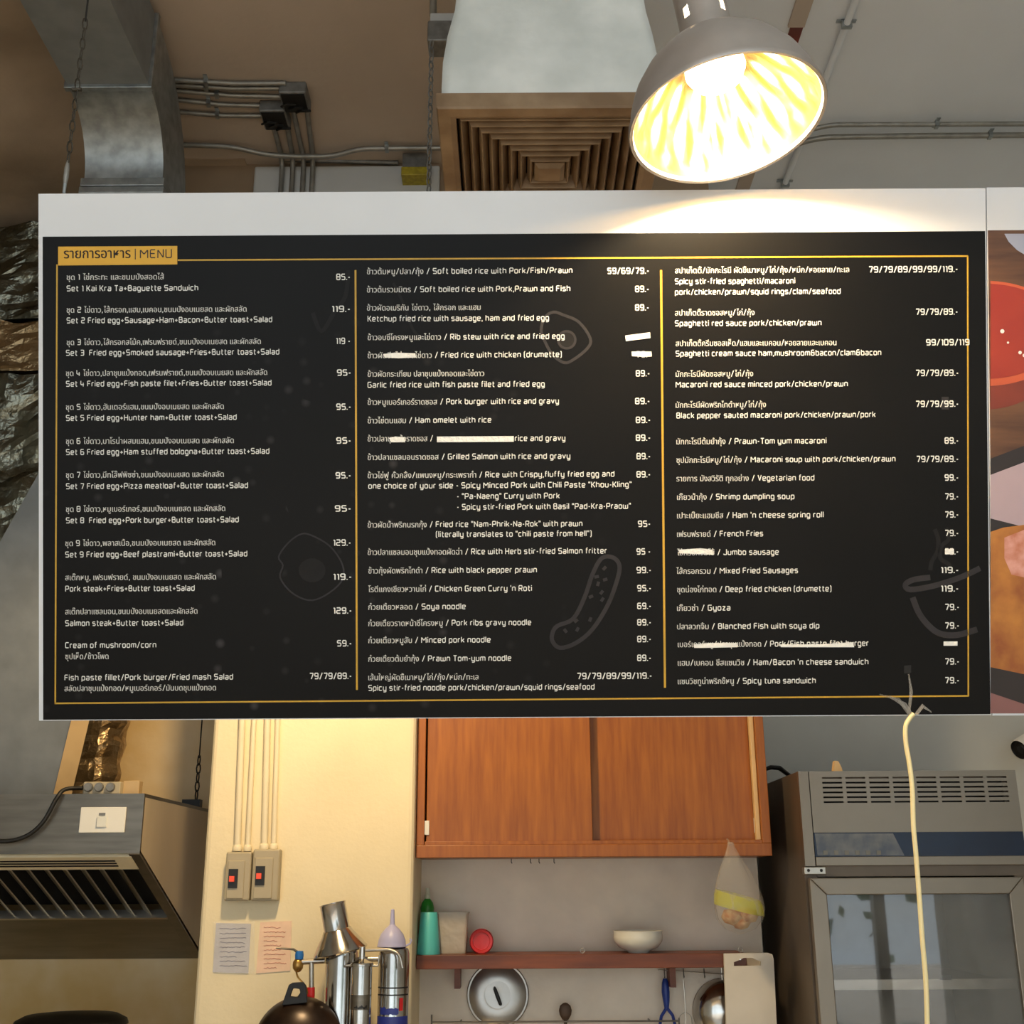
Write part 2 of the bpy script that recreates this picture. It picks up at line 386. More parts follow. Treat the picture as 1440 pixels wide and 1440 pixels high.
# squared stroke alphabet of the menu (centre lines; cap height 7.2, x-height 5.2)
X_ = 5.2; C_ = 7.2; GL = {}
def gl(ch, w_, *st): GL[ch] = (w_, st)
gl('a', 4.4, [(.2, 5.2), (4.4, 5.2), (4.4, 0), (0, 0), (0, 2.7), (4.4, 2.7)]); gl('b', 4.4, [(0, 7.4), (0, 0), (4.4, 0), (4.4, 5.2), (0, 5.2)]); gl('c', 4, [(4, 5.2), (0, 5.2), (0, 0), (4, 0)])
gl('d', 4.4, [(4.4, 7.4), (4.4, 0), (0, 0), (0, 5.2), (4.4, 5.2)]); gl('e', 4.4, [(4.2, 0), (0, 0), (0, 5.2), (4.4, 5.2), (4.4, 2.5), (0, 2.5)]); gl('f', 2.8, [(2.9, 7.4), (.9, 7.4), (.9, 0)], [(0, 5.0), (2.7, 5.0)])
gl('g', 4.4, [(4.4, 0), (0, 0), (0, 5.2), (4.4, 5.2), (4.4, -2.1), (.3, -2.1)]); gl('h', 4.4, [(0, 7.4), (0, 0)], [(0, 5.2), (4.4, 5.2), (4.4, 0)]); gl('i', 0, [(0, 5.4), (0, 0)], [(0, 6.6), (0, 7.6)]); gl('k', 4, [(0, 7.4), (0, 0)], [(0, 2.7), (1.6, 2.7), (4, 5.2)], [(1.6, 2.7), (4.1, 0)])
gl('l', 0, [(0, 7.6), (0, 0)]); gl('m', 7, [(0, 0), (0, 5.2), (7, 5.2), (7, 0)], [(3.5, 5.2), (3.5, 0)]); gl('n', 4.4, [(0, 0), (0, 5.2), (4.4, 5.2), (4.4, 0)]); gl('o', 4.4, [(2, 0), (0, 0), (0, 5.2), (4.4, 5.2), (4.4, 0), (2, 0)])
gl('p', 4.4, [(0, -2.1), (0, 5.2), (4.4, 5.2), (4.4, 0), (0, 0)]); gl('q', 4.4, [(4.4, -2.1), (4.4, 5.2), (0, 5.2), (0, 0), (4.4, 0)]); gl('r', 2.6, [(0, 0), (0, 5.2), (2.7, 5.2)]); gl('s', 4.2, [(4.2, 5.2), (0, 5.2), (0, 2.7), (4.2, 2.7), (4.2, 0), (0, 0)])
gl('t', 2.8, [(.9, 7), (.9, 0), (2.9, 0)], [(0, 5.0), (2.8, 5.0)]); gl('u', 4.4, [(0, 5.2), (0, 0), (4.4, 0), (4.4, 5.2)]); gl('v', 4.4, [(0, 5.4), (2.2, 0), (4.4, 5.4)]); gl('w', 7, [(0, 5.4), (0, 0), (7, 0), (7, 5.4)], [(3.5, 0), (3.5, 4.8)])
gl('x', 4.2, [(0, 5.2), (4.2, 0)], [(4.2, 5.2), (0, 0)]); gl('y', 4.4, [(0, 5.4), (0, 0), (4.4, 0)], [(4.4, 5.4), (4.4, -2.1), (.4, -2.1)]); gl('z', 4.2, [(0, 5.2), (4.2, 5.2), (0, 0), (4.2, 0)])
gl('A', 5.2, [(0, 0), (0, 7.2), (5.2, 7.2), (5.2, 0)], [(0, 3), (5.2, 3)]); gl('B', 5, [(2, 0), (0, 0), (0, 7.2), (4.6, 7.2), (4.6, 3.8), (0, 3.8)], [(4.6, 3.8), (5, 3.4), (5, 0), (2, 0)]); gl('C', 4.8, [(4.8, 7.2), (0, 7.2), (0, 0), (4.8, 0)]); gl('D', 5.2, [(2, 0), (0, 0), (0, 7.2), (5.2, 7.2), (5.2, 0), (2, 0)])
gl('E', 4.6, [(4.6, 7.2), (0, 7.2), (0, 0), (4.6, 0)], [(0, 3.7), (4.2, 3.7)]); gl('F', 4.4, [(4.5, 7.2), (0, 7.2), (0, 0)], [(0, 3.7), (4, 3.7)]); gl('G', 5.2, [(5.2, 7.2), (0, 7.2), (0, 0), (5.2, 0), (5.2, 3.7), (2.8, 3.7)]); gl('H', 5.2, [(0, 7.6), (0, -.4)], [(5.2, 7.6), (5.2, -.4)], [(0, 3.7), (5.2, 3.7)])
gl('J', 4.2, [(4.2, 7.6), (4.2, 0), (0, 0), (0, 1.4)]); gl('K', 4.8, [(0, 7.6), (0, -.4)], [(0, 3.7), (1.8, 3.7), (4.8, 7.4)], [(1.8, 3.7), (5, -.3)]); gl('M', 7, [(0, -.4), (0, 7.2), (3.5, 3), (7, 7.2), (7, -.4)]); gl('N', 5.2, [(0, -.4), (0, 7.2), (5.2, 0), (5.2, 7.6)])
gl('O', 5.2, [(2, 0), (0, 0), (0, 7.2), (5.2, 7.2), (5.2, 0), (2, 0)]); gl('P', 5, [(0, -.4), (0, 7.2), (5, 7.2), (5, 3), (0, 3)]); gl('R', 5, [(0, -.4), (0, 7.2), (5, 7.2), (5, 3.2), (0, 3.2)], [(2.6, 3.2), (5.1, -.3)]); gl('S', 5, [(5, 7.2), (0, 7.2), (0, 3.7), (5, 3.7), (5, 0), (0, 0)])
gl('T', 5, [(0, 7.2), (5, 7.2)], [(2.5, 7.2), (2.5, -.4)]); gl('U', 5.2, [(0, 7.6), (0, 0), (5.2, 0), (5.2, 7.6)]); gl('V', 5.2, [(0, 7.6), (2.6, -.2), (5.2, 7.6)])
gl('0', 4.8, [(2, 0), (0, 0), (0, 7.2), (4.8, 7.2), (4.8, 0), (2, 0)]); gl('1', 1.6, [(0, 6.4), (1.6, 7.2), (1.6, -.4)]); gl('2', 4.8, [(0, 7.2), (4.8, 7.2), (4.8, 3.7), (0, 3.7), (0, 0), (4.8, 0)]); gl('3', 4.8, [(0, 7.2), (4.8, 7.2), (4.8, 0), (0, 0)], [(.8, 3.7), (4.8, 3.7)]); gl('4', 4.8, [(0, 7.6), (0, 2.2), (4.9, 2.2)], [(3.8, 5), (3.8, -.4)])
gl('5', 4.8, [(4.8, 7.2), (0, 7.2), (0, 3.9), (4.8, 3.9), (4.8, 0), (0, 0)]); gl('6', 4.8, [(4.6, 7.2), (0, 7.2), (0, 0), (4.8, 0), (4.8, 3.9), (0, 3.9)]); gl('7', 4.6, [(0, 7.2), (4.6, 7.2), (4.6, 6), (2, -.4)]); gl('8', 4.8, [(2, 0), (0, 0), (0, 7.2), (4.8, 7.2), (4.8, 0), (2, 0)], [(0, 3.7), (4.8, 3.7)]); gl('9', 4.8, [(.2, 0), (4.8, 0), (4.8, 7.2), (0, 7.2), (0, 3.4), (4.8, 3.4)])
gl('+', 4, [(0, 2.9), (4, 2.9)], [(2, .9), (2, 4.9)]); gl('/', 3.6, [(0, -.8), (3.6, 7.8)]); gl('.', 0, [(0, -.5), (0, .7)]); gl(',', .4, [(.4, .7), (0, -1.6)]); gl('-', 2.2, [(0, 2.9), (2.2, 2.9)]); gl('(', 1.4, [(1.4, 7.8), (0, 7), (0, -.6), (1.4, -1.4)]); gl(')', 1.4, [(0, 7.8), (1.4, 7), (1.4, -.6), (0, -1.4)])
gl('"', 1.8, [(0, 7.8), (0, 5.4)], [(1.8, 7.8), (1.8, 5.4)]); gl("'", 0, [(0, 7.8), (0, 5.4)]); gl('&', 5.2, [(4.4, 7.2), (.4, 7.2), (.4, 3.8), (5.4, 3.8)], [(.4, 3.8), (0, 3.4), (0, 0), (4.6, 0), (4.6, 5)])
def stroke(pts, wd):
    q = [Vector(p) for p in pts]; r = [q[0]]
    for i in range(1, len(q) - 1):     # cut the corners a little
        a, b = q[i - 1] - q[i], q[i + 1] - q[i]; d = min(.8, a.length * .45, b.length * .45); r += [q[i] + a.normalized() * d, q[i] + b.normalized() * d]
    r.append(q[-1]); n = len(r); L_, R_ = [], []
    for i in range(n):
        t1 = (r[i] - r[i - 1]).normalized() if i else None; t2 = (r[i + 1] - r[i]).normalized() if i < n - 1 else None
        if t1 is None or t2 is None: t = t1 or t2; k = 1
        else: t = (t1 + t2).normalized(); k = 1 / max(.5, t.dot(t1))
        nn = Vector((-t.y, t.x)) * (wd / 2 * k); L_.append(r[i] + nn); R_.append(r[i] - nn)
    return L_ + R_, [(i, i + 1, i + 1 + n, i + n) for i in range(n - 1)]
def layout(s, thai=11.4, wd=1.35, gap=2.05, space=3.4):
    vs, fs, x = [], [], 0.0; i = 0
    while i < len(s):
        ch = s[i]
        if ord(ch) >= 0x0E00:
            j = i
            while j < len(s) and ord(s[j]) >= 0x0E00: j += 1
            tv, tf = text_mesh(s[i:j], 0.0); a = min(v.x for v in tv); b = max(v.x for v in tv)
            for sh in (-.014, .014):
                n = len(vs); vs += [Vector((x + (v.x - a + sh) * thai, v.y * thai)) for v in tv]; fs += [tuple(k + n for k in f) for f in tf]
            x += (b - a) * thai + gap * .8; i = j; continue
        if ch == ' ': x += space
        else:
            w_, st = GL[ch]; x += .5
            for p in st:
                pv, pf = stroke(p, wd); n = len(vs); vs += [Vector((v.x + x, v.y + .6)) for v in pv]; fs += [tuple(k + n for k in f) for f in pf]
            x += w_ + gap
        i += 1
    return vs, fs
def letter(s, x0, x1, yb, size=1.0, m='print_white', parent=None, h=.0011, wd=1.35, name='lettering'):
    vs, fs = layout(s, wd=wd)
    a = min(v.x for v in vs); b = max(v.x for v in vs)
    ua, va = UV(x0, yb); ub, _ = UV(x1, yb); k = (ub - ua) / (b - a); ky = size * 2.0 / F
    return mesh(name, [B(ua + (v.x - a) * k, va + v.y * ky, h) for v in vs], fs, m, parent or sheet)
letter('รายการอาหาร', 90, 184, 363.5, 1.72, 'title_ink', plate); letter('MENU', 197, 242, 363.5, 1.55, 'title_ink', plate, wd=1.0)
ribbon('title_bar', [(190.5, 350), (190.5, 365)], 1.2, 'title_ink', plate, h=.0011, smooth=0)
LINES = [
 ('ชุด 1 ไข่กระทะ และขนมปังสอดไส้', 94, 231, 394), ('Set 1 Kai Kra Ta+Baguette Sandwich', 94, 279, 410), ('85.-', 473, 492, 394),
 ('ชุด 2 ไข่ดาว,ไส้กรอก,แฮม,เบคอน,ขนมปังอบเนยสด และผักสลัด', 94, 347, 440), ('Set 2 Fried egg+Sausage+Ham+Bacon+Butter toast+Salad', 94, 383, 455), ('119.-', 467, 492, 439),
 ('ชุด 3 ไข่ดาว,ไส้กรอกสโม้ค,เฟรนฟรายด์,ขนมปังอบเนยสด และผักสลัด', 94, 367, 485.5), ('Set 3  Fried egg+Smoked sausage+Fries+Butter toast+Salad', 93, 393, 500.5), ('119 -', 473, 492, 484),
 ('ชุด 4 ไข่ดาว,ปลาชุบแป้งทอด,เฟรนฟรายด์,ขนมปังอบเนยสด และผักสลัด', 93, 376, 529), ('Set 4 Fried egg+Fish paste filet+Fries+Butter toast+Salad', 93, 382, 544), ('95-', 474, 493, 528.5),
 ('ชุด 5 ไข่ดาว,ฮันเตอร์แฮม,ขนมปังอบเนยสด และผักสลัด', 93, 315, 576.5), ('Set 5 Fried egg+Hunter ham+Butter toast+Salad', 93, 333, 592), ('95.-', 473, 493, 576.5),
 ('ชุด 6 ไข่ดาว,บาโรน่าผสมแฮม,ขนมปังอบเนยสด และผักสลัด', 93, 329, 624.5), ('Set 6 Fried egg+Ham stuffed bologna+Butter toast+Salad', 93, 379, 640), ('95-', 473, 493, 624),
 ('ชุด 7 ไข่ดาว,มีทโล๊ฟพิซซ่า,ขนมปังอบเนยสด และผักสลัด', 93, 315, 672), ('Set 7 Fried egg+Pizza meatloaf+Butter toast+Salad', 93, 349, 688), ('95.-', 472, 493, 673),
 ('ชุด 8 ไข่ดาว,หมูเบอร์เกอร์,ขนมปังอบเนยสด และผักสลัด', 93, 317, 720), ('Set 8  Fried egg+Pork burger+Butter toast+Salad', 93, 336, 736), ('95-', 471, 493, 719.5),
 ('ชุด 9 ไข่ดาว,พลาสเนื้อ,ขนมปังอบเนยสด และผักสลัด', 92, 303, 768), ('Set 9 Fried egg+Beef plastrami+Butter toast+Salad', 92, 348, 784), ('129.-', 469, 493, 767.5),
 ('สเต๊กหมู, เฟรนฟรายด์, ขนมปังอบเนยสด และผักสลัด', 92, 304, 816), ('Pork steak+Fries+Butter toast+Salad', 92, 274, 832), ('119.-', 469, 494, 815.5),
 ('สเต๊กปลาแซลมอน,ขนมปังอบเนยสดและผักสลัด', 92, 278, 864), ('Salmon steak+Butter toast+Salad', 92, 258, 880.5), ('129.-', 469, 494, 863),
 ('Cream of mushroom/corn', 92, 220, 911.5), ('ซุปเห็ด/ข้าวโพด', 92, 153, 927), ('59.-', 474, 494, 909),
 ('Fish paste fillet/Pork burger/Fried mash Salad', 91, 328, 957), ('สลัดปลาชุบแป้งทอด/หมูเบอร์เกอร์/มันบดชุบแป้งทอด', 91, 304, 972), ('79/79/89.-', 436, 494, 955),
 ('ข้าวต้มหมู/ปลา/กุ้ง / Soft boiled rice with Pork/Fish/Prawn', 516, 805, 386), ('59/69/79.-', 854, 912, 385.5),
 ('ข้าวต้มรวมมิตร / Soft boiled rice with Pork,Prawn and Fish', 516, 802, 411.5), ('89.-', 893, 912, 411),
 ('ข้าวผัดอเมริกัน ไข่ดาว, ไส้กรอก และแฮม', 516, 676, 437), ('Ketchup fried rice with sausage, ham and fried egg', 517, 772, 452.5), ('89.-', 893, 912, 437),
 ('ข้าวอบซี่โครงหมูและไข่ดาว / Rib stew with rice and fried egg', 517, 794, 478.5),
 ('ข้าวผัดปีกไก่ทอดไข่ดาว / Fried rice with chicken (drumette)', 517, 790, 504), ('79.-', 895, 914, 503),
 ('ข้าวผัดกระเทียม ปลาชุบแป้งทอดและไข่ดาว', 517, 681, 530), ('Garlic fried rice with fish paste filet and fried egg', 517, 766, 545.5), ('89.-', 894, 913, 529.5),
 ('ข้าวหมูเบอร์เกอร์ราดซอส / Pork burger with rice and gravy', 517, 786, 569.5), ('89.-', 893, 913, 568.5),
 ('ข้าวไข่ตนแฮม / Ham omelet with rice', 517, 691, 595.5), ('89.-', 894, 914, 595),
 ('ข้าวปลาชุบแป้งราดซอส /', 517, 609, 621), ('rice and gravy', 724, 795, 620.5), ('89.-', 894, 914, 620),
 ('ข้าวปลาแซลมอนราดซอส / Grilled Salmon with rice and gravy', 517, 802, 647), ('89.-', 895, 914, 646),
 ('ข้าวไข่ฟู คั่วกลิ้ง/แพนงหมู/กระเพราก่ำ / Rice with Crispy,fluffy fried egg and', 517, 864, 672.5), ('89.-', 895, 914, 671.5),
 ('one choice of your side - Spicy Minced Pork with Chili Paste "Khou-Kling"', 518, 888, 687.5), ('- "Pa-Naeng" Curry with Pork', 643, 787, 702), ('- Spicy stir-fried Pork with Basil "Pad-Kra-Praow"', 643, 887, 717),
 ('ข้าวผัดน้ำพริกนรกกุ้ง / Fried rice "Nam-Phrik-Na-Rok" with prawn', 517, 819, 742), ('(literally translates to "chili paste from hell")', 613, 832, 755.5), ('95-', 897, 914, 741),
 ('ข้าวปลาแซลมอนชุบแป้งทอดผัดฉ่า / Rice with Herb stir-fried Salmon fritter', 517, 853, 780.5), ('95 -', 895, 914, 780),
 ('ข้าวกุ้งผัดพริกไทดำ / Rice with black pepper prawn', 518, 755, 806.5), ('99.-', 895, 915, 806),
 ('โรตีแกงเขียวหวานไก่ / Chicken Green Curry \'n Roti', 518, 748, 832.5), ('95.-', 896, 915, 831.5),
 ('ก๋วยเตี๋ยวหลอด / Soya noodle', 518, 655, 857.5), ('69.-', 896, 915, 856.5),
 ('ก๋วยเตี๋ยวราดหน้าซี่โครงหมู / Pork ribs gravy noodle', 518, 747, 880.5), ('89.-', 896, 915, 879.5),
 ('ก๋วยเตี๋ยวหมูสับ / Minced pork noodle', 518, 690, 904.5), ('89.-', 896, 915, 903),
 ('ก๋วยเตี๋ยวต้มยำกุ้ง / Prawn Tom-yum noodle', 518, 719, 930.5), ('89.-', 896, 915, 929.5),
 ('เส้นใหญ่ผัดขี้เมาหมู/ไก่/กุ้ง/หมึก/ทะเล', 518, 673, 956.5), ('Spicy stir-fried noodle pork/chicken/prawn/squid rings/seafood', 518, 836, 971.5), ('79/79/89/99/119.-', 812, 916, 955),
 ('สปาเก็ตตี้/มักกะโรนี ผัดขี้เมาหมู/ไก่/กุ้ง/หมึก/หอยลาย/ทะเล', 949, 1194, 384.5), ('Spicy stir-fried spaghetti/macaroni', 949, 1118, 400), ('pork/chicken/prawn/squid rings/clam/seafood', 949, 1182, 415), ('79/79/89/99/99/119.-', 1222, 1346, 383.5),
 ('สปาเก็ตตี้ราดซอสหมู/ไก่/กุ้ง', 949, 1061, 444), ('Spaghetti red sauce pork/chicken/prawn', 949, 1155, 459), ('79/79/89.-', 1288, 1346, 443),
 ('สปาเก็ตตี้ครีมซอสเห็ด/แฮมและเบคอน/หอยลายและเบคอน', 950, 1176, 487), ('Spaghetti cream sauce ham,mushroom&bacon/clam&bacon', 950, 1239, 501.5), ('99/109/119', 1302, 1363, 486),
 ('มักกะโรนีผัดซอสหมู/ไก่/กุ้ง', 950, 1059, 530), ('Macaroni red sauce minced pork/chicken/prawn', 950, 1192, 545), ('79/79/89.-', 1288, 1347, 529),
 ('มักกะโรนีผัดพริกไทดำหมู/ไก่/กุ้ง', 950, 1077, 573.5), ('Black pepper sauted macaroni pork/chicken/prawn/pork', 951, 1231, 588.5), ('79/79/99.-', 1288, 1347, 572.5),
 ('มักกะโรนีต้มยำกุ้ง / Prawn-Tom yum macaroni', 951, 1162, 625), ('89.-', 1328, 1347, 624),
 ('ซุปมักกะโรนีหมู/ไก่/กุ้ง / Macaroni soup with pork/chicken/prawn', 951, 1259, 651), ('79/79/89.-', 1289, 1347, 650),
 ('รายการ มังสวิรัติ ทุกอย่าง / Vegetarian food', 951, 1145, 677), ('99.-', 1328, 1347, 676),
 ('เกี๊ยวน้ำกุ้ง / Shrimp dumpling soup', 952, 1117, 703), ('79.-', 1329, 1347, 702.5),
 ('เปาะเปี๊ยะแฮมชีส / Ham \'n cheese spring roll', 952, 1158, 729), ('79.-', 1329, 1347, 728),
 ('เฟรนฟรายด์ / French Fries', 952, 1073, 755), ('79.-', 1329, 1347, 754),
 ('ไส้กรอกจัมโบ้ / Jumbo sausage', 952, 1095, 781), ('79.-', 1329, 1347, 780),
 ('ไส้กรอกรวม / Mixed Fried Sausages', 951, 1122, 807), ('119.-', 1323, 1347, 806),
 ('ชุดน่องไก่ทอด / Deep fried chicken (drumette)', 952, 1169, 833), ('119.-', 1323, 1347, 832),
 ('เกี๊ยวซ่า / Gyoza', 952, 1027, 859), ('79.-', 1329, 1348, 858),
 ('ปลาลวกจิ้ม / Blanched Fish with soya dip', 952, 1152, 885), ('79.-', 1329, 1348, 884),
 ('เบอร์เกอร์หมู/ปลาชุบแป้งทอด / Pork/Fish paste filet burger', 953, 1221, 910), 
 ('แฮม/เบคอน ชีสแซนวิช / Ham/Bacon \'n cheese sandwich', 953, 1221, 936), ('79.-', 1329, 1348, 934.5),
 ('แซนวิชทูน่าพริกขี้หนู / Spicy tuna sandwich', 953, 1147, 962), ('79.-', 1329, 1348, 961),
]
for s, x0, x1, yb in LINES:
    price = s[0].isdigit(); letter(s, x0, x1, yb, 1.06 if price else 1.0, wd=1.45 if price else 1.28)
# doodles printed in grey
ribbon('doodle_egg_white', [(421, 752), (436, 752), (464, 768), (482, 795), (480, 818), (456, 838), (434, 844), (410, 833), (394, 812), (398, 795), (392, 783), (404, 765)], 2.2, 'doodle', sheet, True)
flat('doodle_yolk', [(439 + 19 * math.cos(a), 802 + 17 * math.sin(a)) for a in [i * .35 for i in range(18)]], 'doodle_faint', sheet)
ribbon('doodle_egg_white', [(778, 439), (792, 443), (814, 453), (830, 476), (826, 490), (806, 506), (793, 510), (778, 500), (768, 484), (761, 465), (766, 447)], 4.2, 'doodle', sheet, True)
ribbon('doodle_yolk', [(797 + 12 * math.cos(a), 478 + 12 * math.sin(a)) for a in [i * .628 for i in range(10)]], 3.6, 'doodle', sheet, True)
flat('doodle_yolk', [(797 + 10 * math.cos(a), 478 + 10 * math.sin(a)) for a in [i * .35 for i in range(18)]], 'doodle_faint', sheet, .00075)
ribbon('doodle_sausage', [(846, 785), (862, 784), (871, 795), (868, 815), (855, 850), (833, 885), (810, 904), (788, 911), (777, 902), (777, 890), (784, 880), (806, 870), (822, 840), (833, 808)], 6, 'doodle', sheet, True)
for x, y, a in ((850, 799, .8), (839, 811, .2), (851, 815, .3), (841, 821, 1.3), (846, 833, .9), (831, 839, .4), (847, 843, 1), (810, 873, .7), (830, 871, 1.2), (795, 887, -.9), (812, 885, 1.1)):
    d = Vector((math.cos(a), -math.sin(a))) * 3.2; ribbon('doodle_speck', [(x - d.x, y - d.y), (x + d.x, y + d.y)], 4.4, 'doodle', sheet, smooth=0)
ribbon('doodle_bowl', [(1378, 799), (1350, 812), (1312, 824), (1280, 829), (1273, 822), (1285, 815), (1308, 812)], 8, 'doodle', sheet)
ribbon('doodle_bowl', [(1283, 840), (1292, 862), (1306, 880), (1322, 891), (1345, 893), (1374, 885)], 8.5, 'doodle', sheet)
ribbon('doodle_steam', [(1314, 744), (1319, 758), (1318, 775), (1310, 790), (1308, 802)], 6, 'doodle_faint', sheet)
ribbon('doodle_steam', [(1330, 742), (1334, 758), (1324, 768), (1322, 785), (1335, 795), (1326, 806)], 6, 'doodle_faint', sheet)
ribbon('doodle_stroke', [(553, 398), (566, 424), (580, 462), (592, 475)], 4, 'doodle_faint', sheet)
ribbon('doodle_stroke', [(440, 440), (452, 466), (470, 440), (486, 416), (490, 380)], 6, 'doodle_faint', sheet)
# white-out tape strips stuck over old entries
def strip(pts):
    g = G(); g.prism([BPX(x, y, .0012) for x, y in pts], BN * .0004); return g.build('correction_strip', 'whiteout', sheet)
def rect(x0, y0, x1, y1, sl=-.006): d = (x1 - x0) * sl; return [(x0, y0), (x1, y0 + d), (x1, y1 + d), (x0, y1)]
strip([(879, 472), (914, 467.5), (914.5, 475.5), (880, 480)])
strip([(888, 494.5), (916, 494.5), (916.5, 501.5), (906, 502), (888.5, 501)])
strip([(539, 498), (556, 496), (584, 497), (585, 503), (560, 504), (541, 503)])
strip([(547, 616), (556, 614), (569, 615), (570, 622), (550, 622)])
strip(rect(614.5, 614, 722.5, 622)); strip([(954, 773), (985, 771), (1002, 773), (1003, 780), (975, 779), (955, 778)])
strip(rect(1328.5, 772, 1341, 779.5)); strip([(975, 906), (1000, 904), (1036, 904), (1037, 910), (990, 911), (976, 911)])
strip([(1096, 906), (1150, 906), (1199, 903), (1201, 910), (1150, 910), (1098, 910)]); strip(rect(1326.5, 902, 1346, 908))
flat('tape_smudge', rect(1324, 558, 1334, 576), 'doodle', sheet, .0007)
# clear tape at the lower edge where the cable starts
g = G()
for a, b, c, wd in (((1236, 976), (1262, 983), (1276, 1003), 5), ((1250, 979), (1270, 990), (1280, 1005), 7), ((1277, 947), (1280, 972), (1276, 1000), 4), ((1309, 1001), (1296, 992), (1286, 1004), 6)):
    q = [Vector(a), Vector(b), Vector(c)]; d1 = (q[1] - q[0]).normalized(); d2 = (q[2] - q[1]).normalized(); L_ = []
    for i, (p_, d_) in enumerate(zip(q, (d1, (d1 + d2).normalized(), d2))):
        nrm = Vector((-d_.y, d_.x)) * wd * (.3, 1, .7)[i] / 2; L_ += [BPX(*(p_ + nrm), .002 + .002 * i), BPX(*(p_ - nrm), .0035 + .003 * i)]
    g.add(L_, [(0, 1, 3, 2), (2, 3, 5, 4)])
g.build('clear_tape', 'tape_clear', menu)
flat('dark_tape_tab', [(1271, 936), (1281, 935), (1281, 946), (1271, 947)], 'black_iron', sheet, .0012)

# ------------------------------------------------------------------ food photo board to the right
ue = u1 + .62
photo = thing('photo_board', B((u1 + ue) / 2, vB), 'board with a printed food photo and white top, right of the menu', 'photo board')
bslab('foam_panel', u1 + .002, ue, vB - .001, vT + .001, -.012, 0, 'foam_white', photo)
ph = bslab('photo_print', u1 + .003, ue, vB + .003, UV(720, 328)[1], 0, .0006, 'poster_wood', photo)
def ell(cx, cy, rx, ry, a0=0, a1=360, n=40): return [(cx + rx * math.cos(math.radians(a0 + (a1 - a0) * i / n)), cy + ry * math.sin(math.radians(a0 + (a1 - a0) * i / n))) for i in range(n + 1)]
def clip(pts, x0=1392.5, y1=1003):   # keep printed shapes on the sheet
    return [(max(x, x0), min(y, y1)) for x, y in pts]
flat('printed_bowl_side', clip([(1385, 470)] + ell(1385, 478, 112, 98, 0, 90)), 'poster_redside', ph, .0008)
flat('printed_bowl_rim', clip(ell(1385, 469, 116, 74, -90, 90)), 'poster_rim', ph, .0010)
flat('printed_bowl_inside', clip(ell(1385, 466, 110, 67, -90, 90)), 'poster_red', ph, .0012)
for x, y, r in ((1409, 466, 3), (1417, 482, 1.6), (1434, 496, 2.5), (1440, 500, 2.5)): flat('printed_highlight', ell(x, y, r, r, n=12)[:-1], 'print_white', ph, .0014)
flat('printed_plate', clip(ell(1500, 310, 92, 52)[:-1], 1392, 1003) if False else [(1412, 329), (1418, 340), (1430, 352), (1450, 364), (1500, 372), (1560, 360), (1580, 328.5)], 'poster_blue', ph, .0010)
flat('printed_mat_edge', [(1392.5, 645), (1440, 627), (1898, 520), (1898, 560), (1440, 650), (1392.5, 668)], 'poster_dark', ph, .0008)
flat('printed_napkin', [(1392.5, 668), (1440, 650), (1898, 560), (1898, 800), (1440, 748), (1392.5, 735)], 'poster_pale', ph, .0009)
flat('printed_tray', [(1392.5, 729), (1440, 741), (1898, 800), (1898, 1000), (1392.5, 1003)], 'poster_dark', ph, .0010)
flat('printed_chicken', [(1392.5, 748), (1410, 742), (1440, 738), (1500, 735), (1600, 770), (1700, 850), (1700, 940), (1560, 960), (1440, 948), (1392.5, 938)], 'poster_chicken', ph, .0011)
flat('printed_glaze', [(1412, 756), (1440, 745), (1480, 748), (1480, 800), (1440, 812), (1422, 808), (1412, 785)], 'poster_glaze', ph, .0012)
flat('printed_table', [(1392.5, 974), (1440, 990), (1480, 1003), (1392.5, 1003)], 'poster_mauve', ph, .0012)

# ------------------------------------------------------------------ pendant work lamp
RIMC = P(1022, 167, 1.565); TILT = Matrix.Rotation(math.radians(-7), 3, 'Y') @ Matrix.Rotation(math.radians(-3), 3, 'X')
AX = TILT @ Vector((0, 0, 1)); LR = .150
lamp = thing('pendant_lamp', RIMC, 'lit silver metal pendant lamp hanging in front of the menu board', 'lamp')
cyl('shade', RIMC, [(LR, 0), (LR * .972, .03), (LR * .895, .06), (LR * .77, .09), (LR * .59, .118), (LR * .43, .137), (.05, .146), (.044, .15)], 'lamp_shell', lamp, 64, AX)
def dimple(i, a): return 1 - (.055 * max(0, math.cos(a * 15 + (math.pi if (i // 3) % 2 else 0))) if 1 < i < 9 else 0)
o = G().lathe(RIMC, [(LR - .003, .001), (LR * .97, .012), (LR * .953, .028), (LR * .915, .044), (LR * .87, .06), (LR * .81, .076), (LR * .74, .09), (LR * .655, .104), (LR * .56, .118), (LR * .455, .13), (.042, .138)], 120, AX, dimple).build('reflector', 'lamp_reflector', lamp, True)
cyl('rim', RIMC, [(LR - .004, .000), (LR - .002, -.006), (LR + .003, -.007), (LR + .0045, -.002), (LR + .003, .004), (LR - .001, .005)], 'lamp_shell', lamp, 64, AX)
